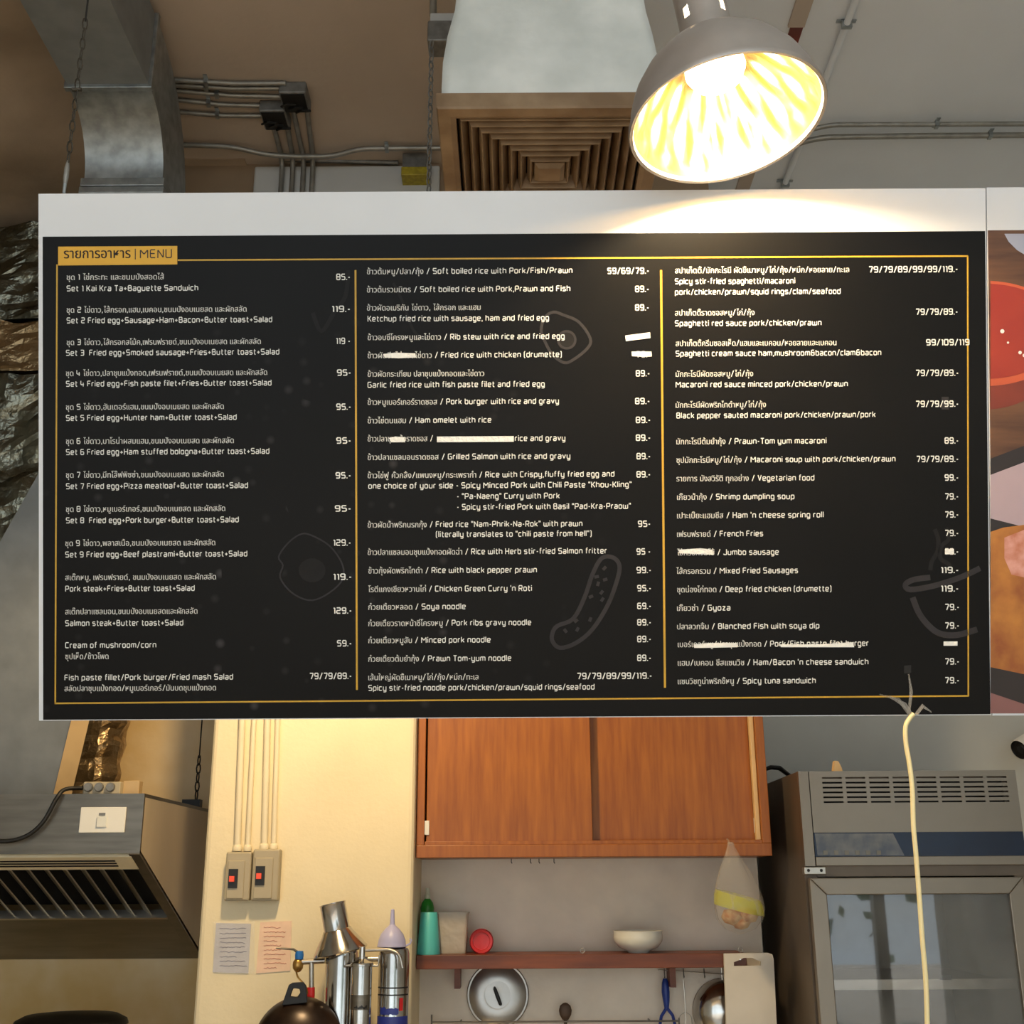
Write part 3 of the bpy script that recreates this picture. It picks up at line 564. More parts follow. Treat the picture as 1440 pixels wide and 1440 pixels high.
# neck with square vents: cells left open
g = G(); n = 48; hs = [.146, .184, .204, .24, .262]; e1 = TILT @ Vector((1, 0, 0)); e2 = AX.cross(e1); vs = []
for hgt in hs:
    for j in range(n):
        a = 2 * math.pi * j / n; vs.append(RIMC + AX * hgt + (e1 * math.cos(a) + e2 * math.sin(a)) * .041)
fs = []
for i in range(len(hs) - 1):
    for j in range(n):
        if i == 1 and j % 12 in (4, 5): continue
        fs.append((i * n + j, i * n + (j + 1) % n, (i + 1) * n + (j + 1) % n, (i + 1) * n + j))
g.add(vs, fs); g.build('neck', 'lamp_shell', lamp, True)
cyl('cap', RIMC + AX * .262, [(.041, 0), (.036, .02), (.018, .034), (.012, .05), (.006, .052)], 'lamp_shell', lamp, 32, AX)
cyl('bulb', RIMC, [(.0, .066), (.022, .068), (.040, .078), (.048, .094), (.046, .112), (.034, .134), (.03, .15), (.028, .2), (.02, .235), (0, .24)], 'lamp_bulb', lamp, 24, AX)
pipe('cord', [RIMC + AX * .31, RIMC + AX * .34 + Vector((0, 0, .05)), (RIMC.x - .04, RIMC.y, 3.4), (RIMC.x - .045, RIMC.y, CZ)], .004, 'black_rubber', lamp, 8)
lamp_light('pendant_lamp_light', 'POINT', RIMC + AX * .055, 37, (1.0, .80, .50), .022)

# ------------------------------------------------------------------ hanging chains
def chain_links(g, a, b, L_=.03, wd=.008, r=.0022):
    a = V3(a); b = V3(b); d = (b - a); n = max(1, int(d.length / (L_ * .78))); d.normalize(); s1 = d.orthogonal().normalized(); s2 = d.cross(s1)
    step = (b - a).length / n
    for i in range(n):
        c = a + d * (step * (i + .5)); s = s1 if i % 2 else s2
        pts = [c + d * (math.sin(t) * L_ / 2) + s * (math.cos(t) * wd) for t in [k * math.pi / 4 for k in range(8)]]
        g.tube(pts, r, 5, closed=True)
top = BPX(88, 271, -.006)
ch = thing('hanging_chain', top, 'thin metal chain with turnbuckle holding the upper left corner of the menu', 'chain')
pipe('hook', [top, top + Vector((0, 0, .02))], .003, 'galv', ch)
pipe('turnbuckle', [top + Vector((0, 0, .012)), top + Vector((0, 0, .03)), top + Vector((0, 0, .05)), top + Vector((0, 0, .065))], [.002, .0045, .0045, .002], 'conduit', ch)
g = G(); chain_links(g, top + Vector((0, 0, .06)), top + Vector((0, 0, .36)), .026, .0045, .0013); g.build('chain_links', 'chain_dark', ch)
pipe('wire', [top + Vector((0, 0, .355)), Vector((top.x, top.y, CZ))], .0018, 'black_rubber', ch, 6)
pipe('toggle', [top + Vector((-.008, 0, .21)), top + Vector((.008, 0, .21))], .0035, 'chain_dark', ch, 8)

# ------------------------------------------------------------------ galvanised exhaust duct overhead
DX0, DX1 = -1.593, -1.30; YC, RAD, ZC = 3.60, .236, 4.12; DD = .30
duct = thing('exhaust_duct', (-1.45, 4.0, 3.0), 'square galvanised steel exhaust duct bending from the ceiling down behind the menu', 'duct')
def ring(t):   # inner and outer point of the elbow
    c = Vector((0, YC, ZC)); d = Vector((0, math.cos(t), math.sin(t))); return c + d * RAD, c + d * (RAD + DD)
g = G(); n = 10; vs = []
for i in range(n + 1):
    a, b = ring(math.pi / 2 * i / n)
    vs += [(DX0, a.y, a.z), (DX1, a.y, a.z), (DX1, b.y, b.z), (DX0, b.y, b.z)]
fs = [(i * 4 + j, i * 4 + (j + 1) % 4, i * 4 + 4 + (j + 1) % 4, i * 4 + 4 + j) for i in range(n) for j in range(4)]
smooth_by_angle(g.add(vs, fs).build('elbow', 'galv', duct), 30)
yf, yb_ = YC + RAD, YC + RAD + DD; zb = ZC + RAD
G().box((DX0, 1.2, zb), (DX1, YC, zb + DD)).build('horizontal_run', 'galv_dull', duct)
G().box((DX0, yf, 3.05), (DX1, yb_, ZC)).build('vertical_run', 'galv', duct)
def collar(name, c0, c1): return soften(G().box(c0, c1).build(name, 'galv', duct), .003)
collar('flange', (DX0 - .012, YC - .012, zb - .014), (DX1 + .012, YC + .012, zb + DD + .012))
collar('flange', (DX0 - .01, yf - .012, ZC - .03), (DX1 + .01, yb_ + .01, ZC + .004))
collar('flange', (DX0 - .012, yf - .014, ZC - .062), (DX1 + .012, yb_ + .012, ZC - .034))
# slanted lower offset down to the hood
a = [P(112, 1010, 4.15), P(-75, 1010, 4.15)]; lowR = P(76, 1112, 4.15); lowL = P(-200, 1112, 4.15)
front = [Vector((lowL.x, 4.15, 1.90)), Vector((lowR.x, 4.15, 1.90)), Vector((DX1, yf, 3.05)), Vector((DX0, yf, 3.05))]
back = [Vector((lowL.x * 1.1, 4.6, 1.90)), Vector((lowR.x * 1.2, 4.6, 1.90)), Vector((DX1 - .05, yb_, 3.05)), Vector((DX0, yb_, 3.05))]
G().add(front + back, [(0, 1, 2, 3), (7, 6, 5, 4), (1, 5, 6, 2), (0, 3, 7, 4)]).build('slanted_run', 'galv_dull', duct)
o = G().add([front[1] + Vector((.0, -.004, 0)), front[1] + Vector((.05, .03, 0)), front[2] + Vector((.05, .03, 0)), front[2] + Vector((0, -.004, 0))], [(0, 1, 2, 3)]).build('seam_strip', 'tan_sheet', duct)

# foil wrapped duct left of the board
def crinkle(name, a, b, m, parent, amp=.02, seed=0, nx=14, nz=40):
    x0, y0, z0 = a; x1, y1, z1 = b; vs = []; fs = []
    per = [(x0, y0), (x1, y0), (x1, y1), (x0, y1)]; ring_ = []
    for k in range(4):
        p, q = Vector(per[k]), Vector(per[(k + 1) % 4])
        for i in range(nx): ring_.append(p + (q - p) * (i / nx))
    m_ = len(ring_)
    for j in range(nz + 1):
        z = z0 + (z1 - z0) * j / nz
        for r in ring_:
            q = Vector((r.x, r.y, z)); d = noise.noise_vector(q * 7 + Vector((seed, 0, 0))) * amp + noise.noise_vector(q * 22) * amp * .5; vs.append(q + d)
    fs = [(j * m_ + i, j * m_ + (i + 1) % m_, (j + 1) * m_ + (i + 1) % m_, (j + 1) * m_ + i) for j in range(nz) for i in range(m_)]
    fs += [tuple(range(m_ - 1, -1, -1)), tuple(range(nz * m_, nz * m_ + m_))]
    return mesh(name, vs, fs, m, parent)
fx = P(75, 600, 4.66).x
fo = thing('foil_duct', (-2.1, 4.75, 2.35), 'crinkled silver foil wrapped duct beside the left edge of the menu', 'duct')
crinkle('foil_wrap', (-2.7, 4.66, 2.35), (fx, 4.87, 3.70), 'foil', fo, .03, 0)
crinkle('foil_wrap', (-2.75, 4.64, 3.72), (fx + .015, 4.88, 3.95), 'foil_tan', fo, .018, 3, 14, 8)
crinkle('foil_wrap', (-2.7, 4.66, 3.97), (fx + .01, 4.87, 4.42), 'foil', fo, .03, 6, 14, 20)
# sagging insulation blanket under the ceiling, left of the duct
g = G(); nx, ny = 30, 40
for j in range(ny + 1):
    for i in range(nx + 1):
        x = XL + (DX0 - .02 - XL) * i / nx; y = 2.2 + (4.9 - 2.2) * j / ny
        e = math.sin(math.pi * min(1, i / nx)) ; sag = .16 * e * (.7 + .3 * abs(math.sin(y * 3.4))) + .05 * noise.noise(Vector((x * 2, y * 2, 0)))
        g.v.append(Vector((x, y, CZ - .06 - sag)))
g.f = [(j * (nx + 1) + i, j * (nx + 1) + i + 1, (j + 1) * (nx + 1) + i + 1, (j + 1) * (nx + 1) + i) for j in range(ny) for i in range(nx)]
o = g.build('insulation_blanket', 'insulation', None, True); sm = o.modifiers.new('s', 'SOLIDIFY'); sm.thickness = .03; sm.offset = 1
tag(o, 'sagging tan insulation blanket under the ceiling left of the steel duct', 'insulation')

# ------------------------------------------------------------------ ceiling conduits, left
CR = .011; ZC_ = CZ - CR - .003
def cpt(px, py, z=ZC_): return PZ(px, py, z)
def clipat(parent, p, along, r=CR, up=Vector((0, 0, 1))):
    al = V3(along).normalized(); sd = al.cross(up).normalized(); g = G()
    g.obox(V3(p), al * .008, sd * (r + .004), up * (r + .0025)); g.obox(V3(p) + up * (r - .002), al * .008, sd * (r + .022), up * .002)
    return g.build('clip', 'galv', parent)
names = ['farthest forward', 'second', 'middle', 'fourth', 'last']
for i, (yl, yr, xr) in enumerate(((112, 117, 402), (119, 124, 402), (126.5, 136, 402), (139, 149, 374), (156, 163, 374))):
    a = cpt(236, yl); b = cpt(xr, yr); m1 = a.lerp(b, .55); m1.y += .012
    t = thing('conduit', a, ['uppermost of the five grey conduits running from the duct to two boxes', 'second from top of the five grey conduits beside the duct',
        'third of the five grey conduits beside the duct, lowest one into the upper box', 'fourth of the five grey conduits beside the duct, upper one into the lower box',
        'lowest of the five grey conduits beside the duct'][i], 'conduit', 'conduits beside the steel duct')
    pipe('tube', [a, m1, b], CR * .95, 'conduit', t); c = a.lerp(b, (.32 + .09 * (i // 2))); clipat(t, c + Vector((0, .006, 0)), b - a)
def jbox(px0, py0, px1, py1, label):
    a = cpt((px0 + px1) / 2, py0, CZ); b = cpt((px0 + px1) / 2, py1, CZ - .05); x0 = cpt(px0, (py0 + py1) / 2).x; x1 = cpt(px1, (py0 + py1) / 2).x
    t = thing('junction_box', ((x0 + x1) / 2, (a.y + b.y) / 2, CZ - .055), label, 'junction box')
    ya, yb2 = a.y, a.y + .13
    soften(G().box((x0, ya, CZ - .055), (x1, yb2, CZ - .001)).build('box_body', 'box_grey', t), .006)
    g = G(); g.box((x0 + .008, ya + .008, CZ - .06), (x1 - .008, yb2 - .008, CZ - .055)); g.build('dark_opening', 'black_rubber', t)
    for k in range(3):
        c = Vector((x0 + (x1 - x0) * (.25 + .25 * k), ya + .05 + .02 * k, CZ - .066)); pipe('wire', [c + Vector((-.03, .03, .004)), c + Vector((0, 0, -.008)), c + Vector((.03, .02, .004))], .005, 'black_rubber', t, 6)
    return t
jbox(396, 114, 434, 150, 'grey junction box with dark wires, upper of two beside the duct')
jbox(369, 140, 406, 176, 'grey junction box with dark wires, lower of two beside the duct')
dn = ['leftmost', 'second from the left', 'third from the left', 'rightmost']
for i, (xa, ya, xb) in enumerate(((383, 172, 397), (402, 168, 412), (411, 150, 427), (431, 148, 440))):
    a = cpt(xa, ya); wallp = P(xb, 232, 4.6 - .05); a2 = Vector((wallp.x, 4.55, ZC_)); a3 = Vector((wallp.x, 4.55, 3.7))
    o = pipe('conduit', arc_fillet([a, a2, a3], .06), CR, 'conduit'); tag(o, dn[i] + ' of four grey conduits dropping behind the menu', 'conduit', 'conduits dropping behind the menu')
pts = [PZ(240, 203, CZ - .03), PZ(325, 206, CZ - .03), PZ(372, 217, CZ - .05), PZ(410, 220, CZ - .05), PZ(468, 220, CZ - .05), PZ(505, 209, CZ - .03), PZ(640, 208, CZ - .03)]
t = thing('conduit', pts[0], 'long grey conduit with two bends crossing under the ceiling above the menu', 'conduit'); pipe('tube', arc_fillet(pts, .06), CR * 1.05, 'conduit', t); clipat(t, PZ(544, 208.5, CZ - .03), Vector((1, 0, 0)))
pts = [P(240, 220, 4.58), P(560, 229, 4.58)]
t = thing('conduit', pts[0], 'straight dark conduit along the wall top ending at a yellow marked box', 'conduit'); pipe('tube', pts, CR, 'box_grey', t)
t = thing('junction_box', P(582, 245, 4.5), 'small dark junction box with a yellow cover above the menu', 'junction box')
pb('box_body', 566, 215, 600, 236, 4.5, .09, 'box_grey', t, .004); pb('yellow_cover', 564, 234, 602, 246, 4.49, .1, 'yellow_tag', t, .004)

# box, conduit and chain beside the white duct
bx = P(616, 42, 3.42)
t = thing('junction_box', bx, 'grey box with a chain hanging from it beside the white air duct', 'junction box')
pb('box_body', 601, 28, 640, 57, 3.4, .09, 'box_grey', t, .006); pb('box_lid', 605, 18, 640, 29, 3.42, .07, 'panel_grey', t, .003)
pipe('conduit_stub', [P(609, 22, 3.44), Vector((P(609, 22, 3.44).x, 3.44, CZ))], .013, 'conduit', t)
c0 = P(607, 58, 3.38); o = G(); chain_links(o, c0, Vector((c0.x - .003, 3.38, 2.8)), .036, .009, .0028)
tag(o.build('lamp_chain', 'box_grey'), 'dark metal chain hanging down beside the square air diffuser', 'chain')

# ------------------------------------------------------------------ air diffuser with insulated duct
DZ = 3.65; dcx = P(777, 150, 2.78).x; hw = .312; dy0 = 2.785
ad = thing('air_diffuser', (dcx, dy0 + hw, DZ), 'square ceiling air diffuser on a white cloth wrapped duct', 'air diffuser')
def sq(h, z): cy = dy0 + hw; return [(dcx - h, cy - h, z), (dcx + h, cy - h, z), (dcx + h, cy + h, z), (dcx - h, cy + h, z)]
def sqring(name, prof, m, parent):
    vs = [p for h, z in prof for p in sq(h, z)]
    fs = [(i * 4 + j, i * 4 + (j + 1) % 4, i * 4 + 4 + (j + 1) % 4, i * 4 + 4 + j) for i in range(len(prof) - 1) for j in range(4)]
    return mesh(name, vs, fs, m, parent)
# wrapped plenum, slightly lumpy
g = G(); prof = [(.318, DZ + .04), (.322, DZ + .07), (.315, DZ + .16), (.302, DZ + .26), (.288, DZ + .36), (.276, DZ + .48), (.27, DZ + .7), (.268, CZ)]; nn = 18; vs = []
for h, z in prof:
    cy = dy0 + hw; per = [(-1, -1), (1, -1), (1, 1), (-1, 1)]
    for k in range(4):
        p, q = Vector(per[k]), Vector(per[(k + 1) % 4])
        for i in range(nn):
            r = p + (q - p) * (i / nn); l = max(1, r.length); rr = r * (h * (1 - .035 * (l - 1) / .414)); v = Vector((dcx + rr.x, cy + rr.y, z)); v += noise.noise_vector(v * 6) * .008; vs.append(v)
m_ = nn * 4; fs = [(j * m_ + i, j * m_ + (i + 1) % m_, (j + 1) * m_ + (i + 1) % m_, (j + 1) * m_ + i) for j in range(len(prof) - 1) for i in range(m_)]
g.add(vs, fs); g.build('insulated_duct', 'cloth_white', ad, True)
sqring('outer_frame', [(.27, DZ + .03), (.27, DZ), (.285, DZ - .006), (.318, DZ - .004), (.322, DZ + .002), (.322, DZ + .045)], 'diffuser_paint', ad)
for k in range(8):
    h = .262 - k * .0285
    sqring('louvre', [(h + .004, DZ + .035), (h - .004, DZ + .004), (h - .007, DZ + .002), (h - .009, DZ + .005), (h - .022, DZ + .045), (h - .02, DZ + .047)], 'diffuser_paint', ad)
h = .045
mesh('centre_plate', sq(h, DZ + .006) + sq(h * .72, DZ - .006) + sq(h + .002, DZ + .03), [(4, 5, 6, 7)] + [(j, (j + 1) % 4, 4 + (j + 1) % 4, 4 + j) for j in range(4)] + [(j, (j + 1) % 4, 8 + (j + 1) % 4, 8 + j) for j in range(4)], 'diffuser_paint', ad)
mesh('dark_throat', sq(.3, DZ + .06), [(0, 1, 2, 3)], 'dark_gap', ad)
hk = P(782, 75, 2.805); g = G(); g.tube([hk + Vector((.008 * math.cos(t), -.004, .005 * math.sin(t))) for t in [k * .6 for k in range(9)]], .0015, 5); g.build('wire_tie', 'black_iron', ad)

# ------------------------------------------------------------------ right ceiling conduits
for i, (pts, cl, lab) in enumerate((
    ([(1060, 205), (1140, 182), (1170, 175.5), (1300, 175), (2050, 171)], (1317, 175), 'upper of two grey conduits crossing the ceiling right of the lamp'),
    ([(1060, 225), (1130, 199), (1160, 193), (1300, 191), (2050, 186)], (1392, 190), 'lower of two grey conduits crossing the ceiling right of the lamp'))):
    q = [PZ(x, y, CZ - .05) for x, y in pts]; t = thing('conduit', q[0], lab, 'conduit', 'conduits right of the lamp')
    pipe('tube', arc_fillet(q, .05), .0105 + .002 * i, 'conduit', t); clipat(t, PZ(*cl, CZ - .05), Vector((1, 0, 0)))
a = PZ(1200, 0, CZ - .02); xx = PZ(1192, 30, CZ - .02).x
t = thing('conduit', (xx, 4, CZ - .04), 'grey conduit running away along the ceiling behind the lamp, with saddle clips', 'conduit')
pipe('tube', [(xx, 2.5, CZ - .02), (xx, YB, CZ - .02)], .013, 'ceiling_grey', t)
for px, py in ((1190, 34), (1098, 258)): clipat(t, (xx, PZ(px, py, CZ - .02).y, CZ - .02), Vector((0, 1, 0)), .015)
xa = PZ(1120, 0, CZ - .01).x; xb = PZ(1144, 0, CZ - .01).x
t = thing('ceiling_batten', ((xa + xb) / 2, 4, CZ - .012), 'pale flat batten along the ceiling behind the lamp with a dark red gap', 'batten')
yr0 = PZ(1117, 35, CZ).y; yr1 = PZ(1110, 68, CZ).y
G().box((xa, 2.5, CZ - .012), (xb, yr0, CZ)).build('batten_strip', 'ceiling_beige', t)
G().box((xa, yr1, CZ - .012), (xb, YB, CZ)).build('batten_strip', 'ceiling_beige', t)
G().box((xa + .012, yr0, CZ - .006), (xb - .002, yr1, CZ)).build('red_underlay', 'poster_redside', t)

# ------------------------------------------------------------------ cooker hood
HX = -1.22; HY0, HY1 = 4.0, YB - .005; HZT = 1.893; HZF = 1.703; HZB = 1.335; HXL = -2.7
hood = thing('cooker_hood', (-1.9, 4.4, HZB), 'stainless steel cooker hood with sloping baffle filters at lower left', 'cooker hood')
T = .012
G().box((HXL, HY0, HZF), (HX, HY0 + T, HZT)).build('front_panel', 'steel_dark', hood)
G().box((HXL, HY0 + T, HZT - T), (HX, HY1, HZT)).build('top_panel', 'steel_dark', hood)
G().prism([(HX - T, HY0 + T, HZF), (HX - T, HY1, HZB), (HX - T, HY1, HZT - T), (HX - T, HY0 + T, HZT - T)], (T, 0, 0)).build('side_panel', 'steel_hood_side', hood)
SD = Vector((0, HY1 - HY0, HZB - HZF)); SL = SD.length; SD.normalize(); SN = Vector((0, SD.z, -SD.y))  # slope, facing viewer and down
if SN.y > 0: SN = -SN
O = Vector((0, HY0, HZF))
def slope_box(name, x0, x1, s0, s1, h0, h1, m, parent):
    q = O + SD * s0 + SN * h0; 
    return G().prism([(x0, *(O + SD * s0 + SN * h0).yz), (x1, *(O + SD * s0 + SN * h0).yz), (x1, *(O + SD * s1 + SN * h0).yz), (x0, *(O + SD * s1 + SN * h0).yz)], SN * (h1 - h0)).build(name, m, parent)
slope_box('light_strip', HXL + .05, HX - .03, .015, .115, -.02, .006, 'wall_cream', hood)
for k in range(3): slope_box('strip_slot', HXL + .1, HX - .09, .04 + .02 * k, .048 + .02 * k, .006, .008, 'dark_gap', hood)
slope_box('side_border', HX - .035, HX, .0, SL, -.01, .004, 'steel_dark', hood)
slope_box('lower_panel', HXL, HX - .035, SL * .56, SL, -.012, .004, 'steel_dark', hood)
slope_box('filter_recess', HXL, HX - .035, .12, SL * .56, -.05, -.045, 'dark_gap', hood)
slope_box('filter_rail', HXL, HX - .035, SL * .55, SL * .565, -.02, .01, 'steel', hood)
x = HX - .09; k = 0
while x > HXL + .05:
    q0 = O + SD * .125 + SN * -.002; q1 = O + SD * (SL * .55) + SN * -.002
    g = G(); g.add([(x, *q0.yz), (x - .03, *(q0 - SN * .02).yz), (x - .033, *(q0 - SN * .017).yz), (x - .002, *(q0 + SN * .004).yz), (x, *q1.yz), (x - .03, *(q1 - SN * .02).yz), (x - .033, *(q1 - SN * .017).yz), (x - .002, *(q1 + SN * .004).yz)],
              [(0, 1, 5, 4), (1, 2, 6, 5), (2, 3, 7, 6), (3, 0, 4, 7), (3, 2, 1, 0), (4, 5, 6, 7)])
    g.build('baffle', 'steel', hood); x -= .062
sp = pb('switch_plate', 112, 1135, 176, 1171, HY0 - .008, .008, 'white_plastic', hood, .002); pb('rocker', 136, 1148, 150, 1163, HY0 - .013, .006, 'ceramic', sp, .001); pb('rocker_mark', 139, 1143, 148, 1147, HY0 - .0095, .002, 'box_grey', sp)
t = thing('terminal_box', P(143, 1114, HY0 + .04), 'grey terminal box with three round glands on the hood top', 'junction box')
a = P(116, 1113, 4.03); b = P(170, 1099, 4.03); soften(G().box((a.x, 4.03, HZT), (b.x, 4.1, b.z)).build('box_body', 'breaker_grey', t), .004)
for x_ in (125, 140, 156):
    c = P(x_, 1107, 4.03); cyl('gland', c, [(.0, -.012), (.013, -.012), (.015, -.008), (.015, 0)], 'box_grey', t, 16, Vector((0, 1, 0)))
a = P(172, 1113, 4.06); b = P(196, 1101, 4.06); tag(soften(G().box((a.x, 4.06, HZT), (b.x, 4.1, b.z + .008)).build('mounting_block', 'tan_sheet'), .002), 'small tan block on the hood beside the terminal box', 'block')
q = [P(-30, 1180, 3.97), P(10, 1183, 3.97), P(40, 1174, 3.97), P(62, 1154, 3.97), P(80, 1122, 3.975), P(92, 1110, 4.0), P(118, 1108, 4.045)]
cv = []
for i in range(len(q) - 1):
    a_, b_, c_, d_ = q[max(0, i - 1)], q[i], q[i + 1], q[min(len(q) - 1, i + 2)]
    for k in range(5):
        s = k / 5; cv.append(.5 * ((2 * b_) + (c_ - a_) * s + (2 * a_ - 5 * b_ + 4 * c_ - d_) * s * s + (3 * b_ - a_ - 3 * c_ + d_) * s ** 3))
tag(pipe('power_cable', cv + [q[-1]], .007, 'black_rubber'), 'black cable looping across the front of the cooker hood', 'cable')
# flexible foil pipe on the hood
ft = thing('foil_flex_pipe', P(126, 1100, 4.76), 'crumpled shiny foil pipe rising from the hood behind its terminal box', 'pipe')
g = G(); n = 20; vs = []; a = P(126, 1098, 4.76); b = P(168, 900, 4.76); rows = 30; a.z = HZT + .0
for j in range(rows):
    s = j / (rows - 1); c = a.lerp(b, s); r = .098 + .006 * math.sin(s * 40)
    for k in range(n):
        th = 2 * math.pi * k / n; v = c + Vector((math.cos(th), math.sin(th), 0)) * r; v += noise.noise_vector(v * 14) * .016 + noise.noise_vector(v * 30) * .008; v.z = max(v.z, HZT + .001); vs.append(v)
g.add(vs, [(j * n + k, j * n + (k + 1) % n, (j + 1) * n + (k + 1) % n, (j + 1) * n + k) for j in range(rows - 1) for k in range(n)]); g.build('foil_sleeve', 'foil_tan', ft)
cyl('clamp', Vector((a.x, a.y, HZT)), [(.104, .008), (.106, .01), (.106, .024), (.104, .026)], 'black_iron', ft)
# hood hanger
hx = P(277, 1110, 4.75); t = thing('hood_hanger', (hx.x, 4.75, HZT), 'thin rod and chain hanger at the right rear of the cooker hood', 'hanger')
pipe('rod', [(hx.x, 4.75, HZT + .19), (hx.x, 4.75, 2.6)], .003, 'black_iron', t, 6); g = G(); chain_links(g, (hx.x, 4.75, HZT + .03), (hx.x, 4.75, HZT + .2), .04, .009, .003); g.build('chain_links', 'black_iron', t)
G().box((hx.x - .05, 4.73, HZT), (hx.x + .02, 4.77, HZT + .03)).build('bracket', 'black_iron', t)
# black pot under the hood, only its top shows
pc = P(82, 1440, 3.9); cook = thing('black_pot', (pc.x, 4.2, .9), 'black lidded pot top at the bottom edge under the cooker hood', 'pot')
pz = P(82, 1427, 4.2).z
cyl('pot_body', (pc.x - .1, 4.3, .9), [(0, 0), (.16, 0), (.175, .03), (.178, pz - .9 - .04), (.185, pz - .9 - .035)], 'black_iron', cook)
cyl('lid', (pc.x - .1, 4.3, pz - .04), [(.186, 0), (.18, .015), (.15, .03), (.06, .038), (.02, .04), (0, .04)], 'black_iron', cook)

# ------------------------------------------------------------------ cream partition: conduits, breakers, notes
CY = 4.15
for i, (xt, xb) in enumerate(((341, 333.5), (358, 348), (376.5, 371.5), (391, 384.5))):
    t = thing('wall_conduit', P(xb, 1195, CY - .012), ['leftmost', 'second from left', 'third from left', 'rightmost'][i] + ' of four cream conduits dropping to the breaker boxes', 'conduit', 'cream conduits above the breaker boxes')
    b = P(xb, 1197 - 2 * (i > 1), CY - .013); tp = P(xt, 1000, CY - .013); d = (tp - b); tp = b + d * 3.2; rr = .0115 if i % 2 == 0 else .009
    pipe('tube', [b + Vector((0, 0, .012)), Vector((tp.x, CY - .013, tp.z))], rr, 'pvc_cream', t, 12)
    cyl('end_fitting', b, [(rr + .004, 0), (rr + .005, .004), (rr + .005, .014), (rr + .002, .02), (rr, .021)], 'pvc_cream', t, 16)
for x0, y0, x1, y1, lab in ((316, 1198, 352, 1267, 'left'), (354, 1194, 392, 1267, 'right')):
    t = thing('breaker_box', P((x0 + x1) / 2, y1, CY - .03), lab + ' one of two beige breaker boxes with red switches on the cream wall', 'breaker box', 'breaker boxes on the cream wall')
    bd = pb('case', x0, y0, x1, y1, CY - .045, .045, 'breaker_grey', t, .006)
    pb('cover', x0 + 3, y0 + 12, x1 - 9, y1 - 3, CY - .05, .006, 'breaker_grey', t, .003)
    sw = pb('switch_window', x0 + 5, y0 + 24, x0 + 18, y0 + 51, CY - .054, .006, 'black_rubber', t); pb('red_toggle', x0 + 6, y0 + 34, x0 + 13, y0 + 42, CY - .062, .01, 'red_switch', sw, .001)
def note(name, pts, m, ink, label, rows, film):
    t = thing(name, P(sum(p[0] for p in pts) / 4, max(p[1] for p in pts), CY - .002), label, 'note', 'notes taped to the cream wall')
    q = [P(x, y, CY - .003) for x, y in pts]; pg = G().prism(q, (0, .002, 0)).build('paper', m, t)
    rnd = random.Random(len(label)); (xa, ya), (xb, yb3), _, (xd, yd) = pts
    for r in range(rows):
        s = (r + 1.2) / (rows + 1.5); y = ya + (yd - ya) * s; x = xa + 5; line = []
        xe = xb - rnd.choice((6, 8, 14, 20))
        while x < xe: line.append(P(x, y + rnd.uniform(-1.1, 1.1), CY - .0035)); x += rnd.uniform(.9, 2.0)
        G().tube(line, .0009, 4).build('handwriting', ink, pg)
    if film:
        g = G(); nx = 10
        fp = film; vs = []
        for j in range(nx + 1):
            for i in range(nx + 1):
                x = fp[0] + (fp[2] - fp[0]) * i / nx; y = fp[1] + (fp[3] - fp[1]) * j / nx
                vs.append(P(x, y, CY - .005 - .004 * abs(noise.noise(Vector((x * .1, y * .1, 1))))))
        g.add(vs, [(j * (nx + 1) + i, j * (nx + 1) + i + 1, (j + 1) * (nx + 1) + i + 1, (j + 1) * (nx + 1) + i) for j in range(nx) for i in range(nx)]); g.build('plastic_sleeve', 'sleeve_film', t, True)
note('handwritten_note', [(304, 1298), (353, 1299), (349, 1369), (299, 1367)], 'paper_blue', 'ink', 'bluish handwritten note in a plastic sleeve under the breaker boxes', 9, (300, 1296, 358, 1369))
note('handwritten_note', [(366, 1297), (410, 1295), (408, 1365), (360, 1369)], 'paper_pink', 'ink_red', 'pinkish handwritten note under the right breaker box', 10, None)

# worktop below the frame that carries the kitchen things
wt = thing('worktop', (-.1, 4.0, .86), 'steel worktop along the kitchen wall below the shelf', 'worktop')
G().box((-1.0, 3.62, .86), (.86, 4.145, .9)).build('top', 'steel', wt); G().box((-.33, 4.145, .86), (.86, 4.49, .9)).build('rear_top', 'steel', wt)
for x_ in (-.96, .8): G().box((x_ - .02, 3.7, 0), (x_ + .02, 3.74, .86)).build('leg', 'steel', wt); G().box((x_ - .02, 4.08, 0), (x_ + .02, 4.12, .86)).build('leg', 'steel', wt)
wt2 = thing('cooking_bench', (-1.9, 4.3, .86), 'steel cooking bench under the cooker hood', 'bench')
G().box((-2.6, 3.7, .86), (-1.1, YB - .01, .9)).build('top', 'steel', wt2)
for x_ in (-2.5, -1.15): G().box((x_ - .02, 3.75, 0), (x_ + .02, 3.79, .86)).build('leg', 'steel', wt2); G().box((x_ - .02, 4.82, 0), (x_ + .02, 4.86, .86)).build('leg', 'steel', wt2)

# ------------------------------------------------------------------ water filters
FYc = 3.98
def fz(py, Y=FYc): return P(500, py, Y).z
def fx_(px, Y=FYc): return P(px, 1380, Y).x
wf = thing('water_filter', (fx_(480), FYc, .9), 'tall steel water filter cylinder with a steel funnel tipped over its top', 'water filter')
r1 = (fx_(503) - fx_(457)) / 2; c1 = (fx_(480), FYc)
cyl('cylinder', (c1[0], c1[1], .9), [(0, 0), (r1, 0), (r1, fz(1340) - .9), (r1 * .95, fz(1334) - .9), (r1 * .6, fz(1328) - .9), (0, fz(1327) - .9)], 'steel_shiny', wf)
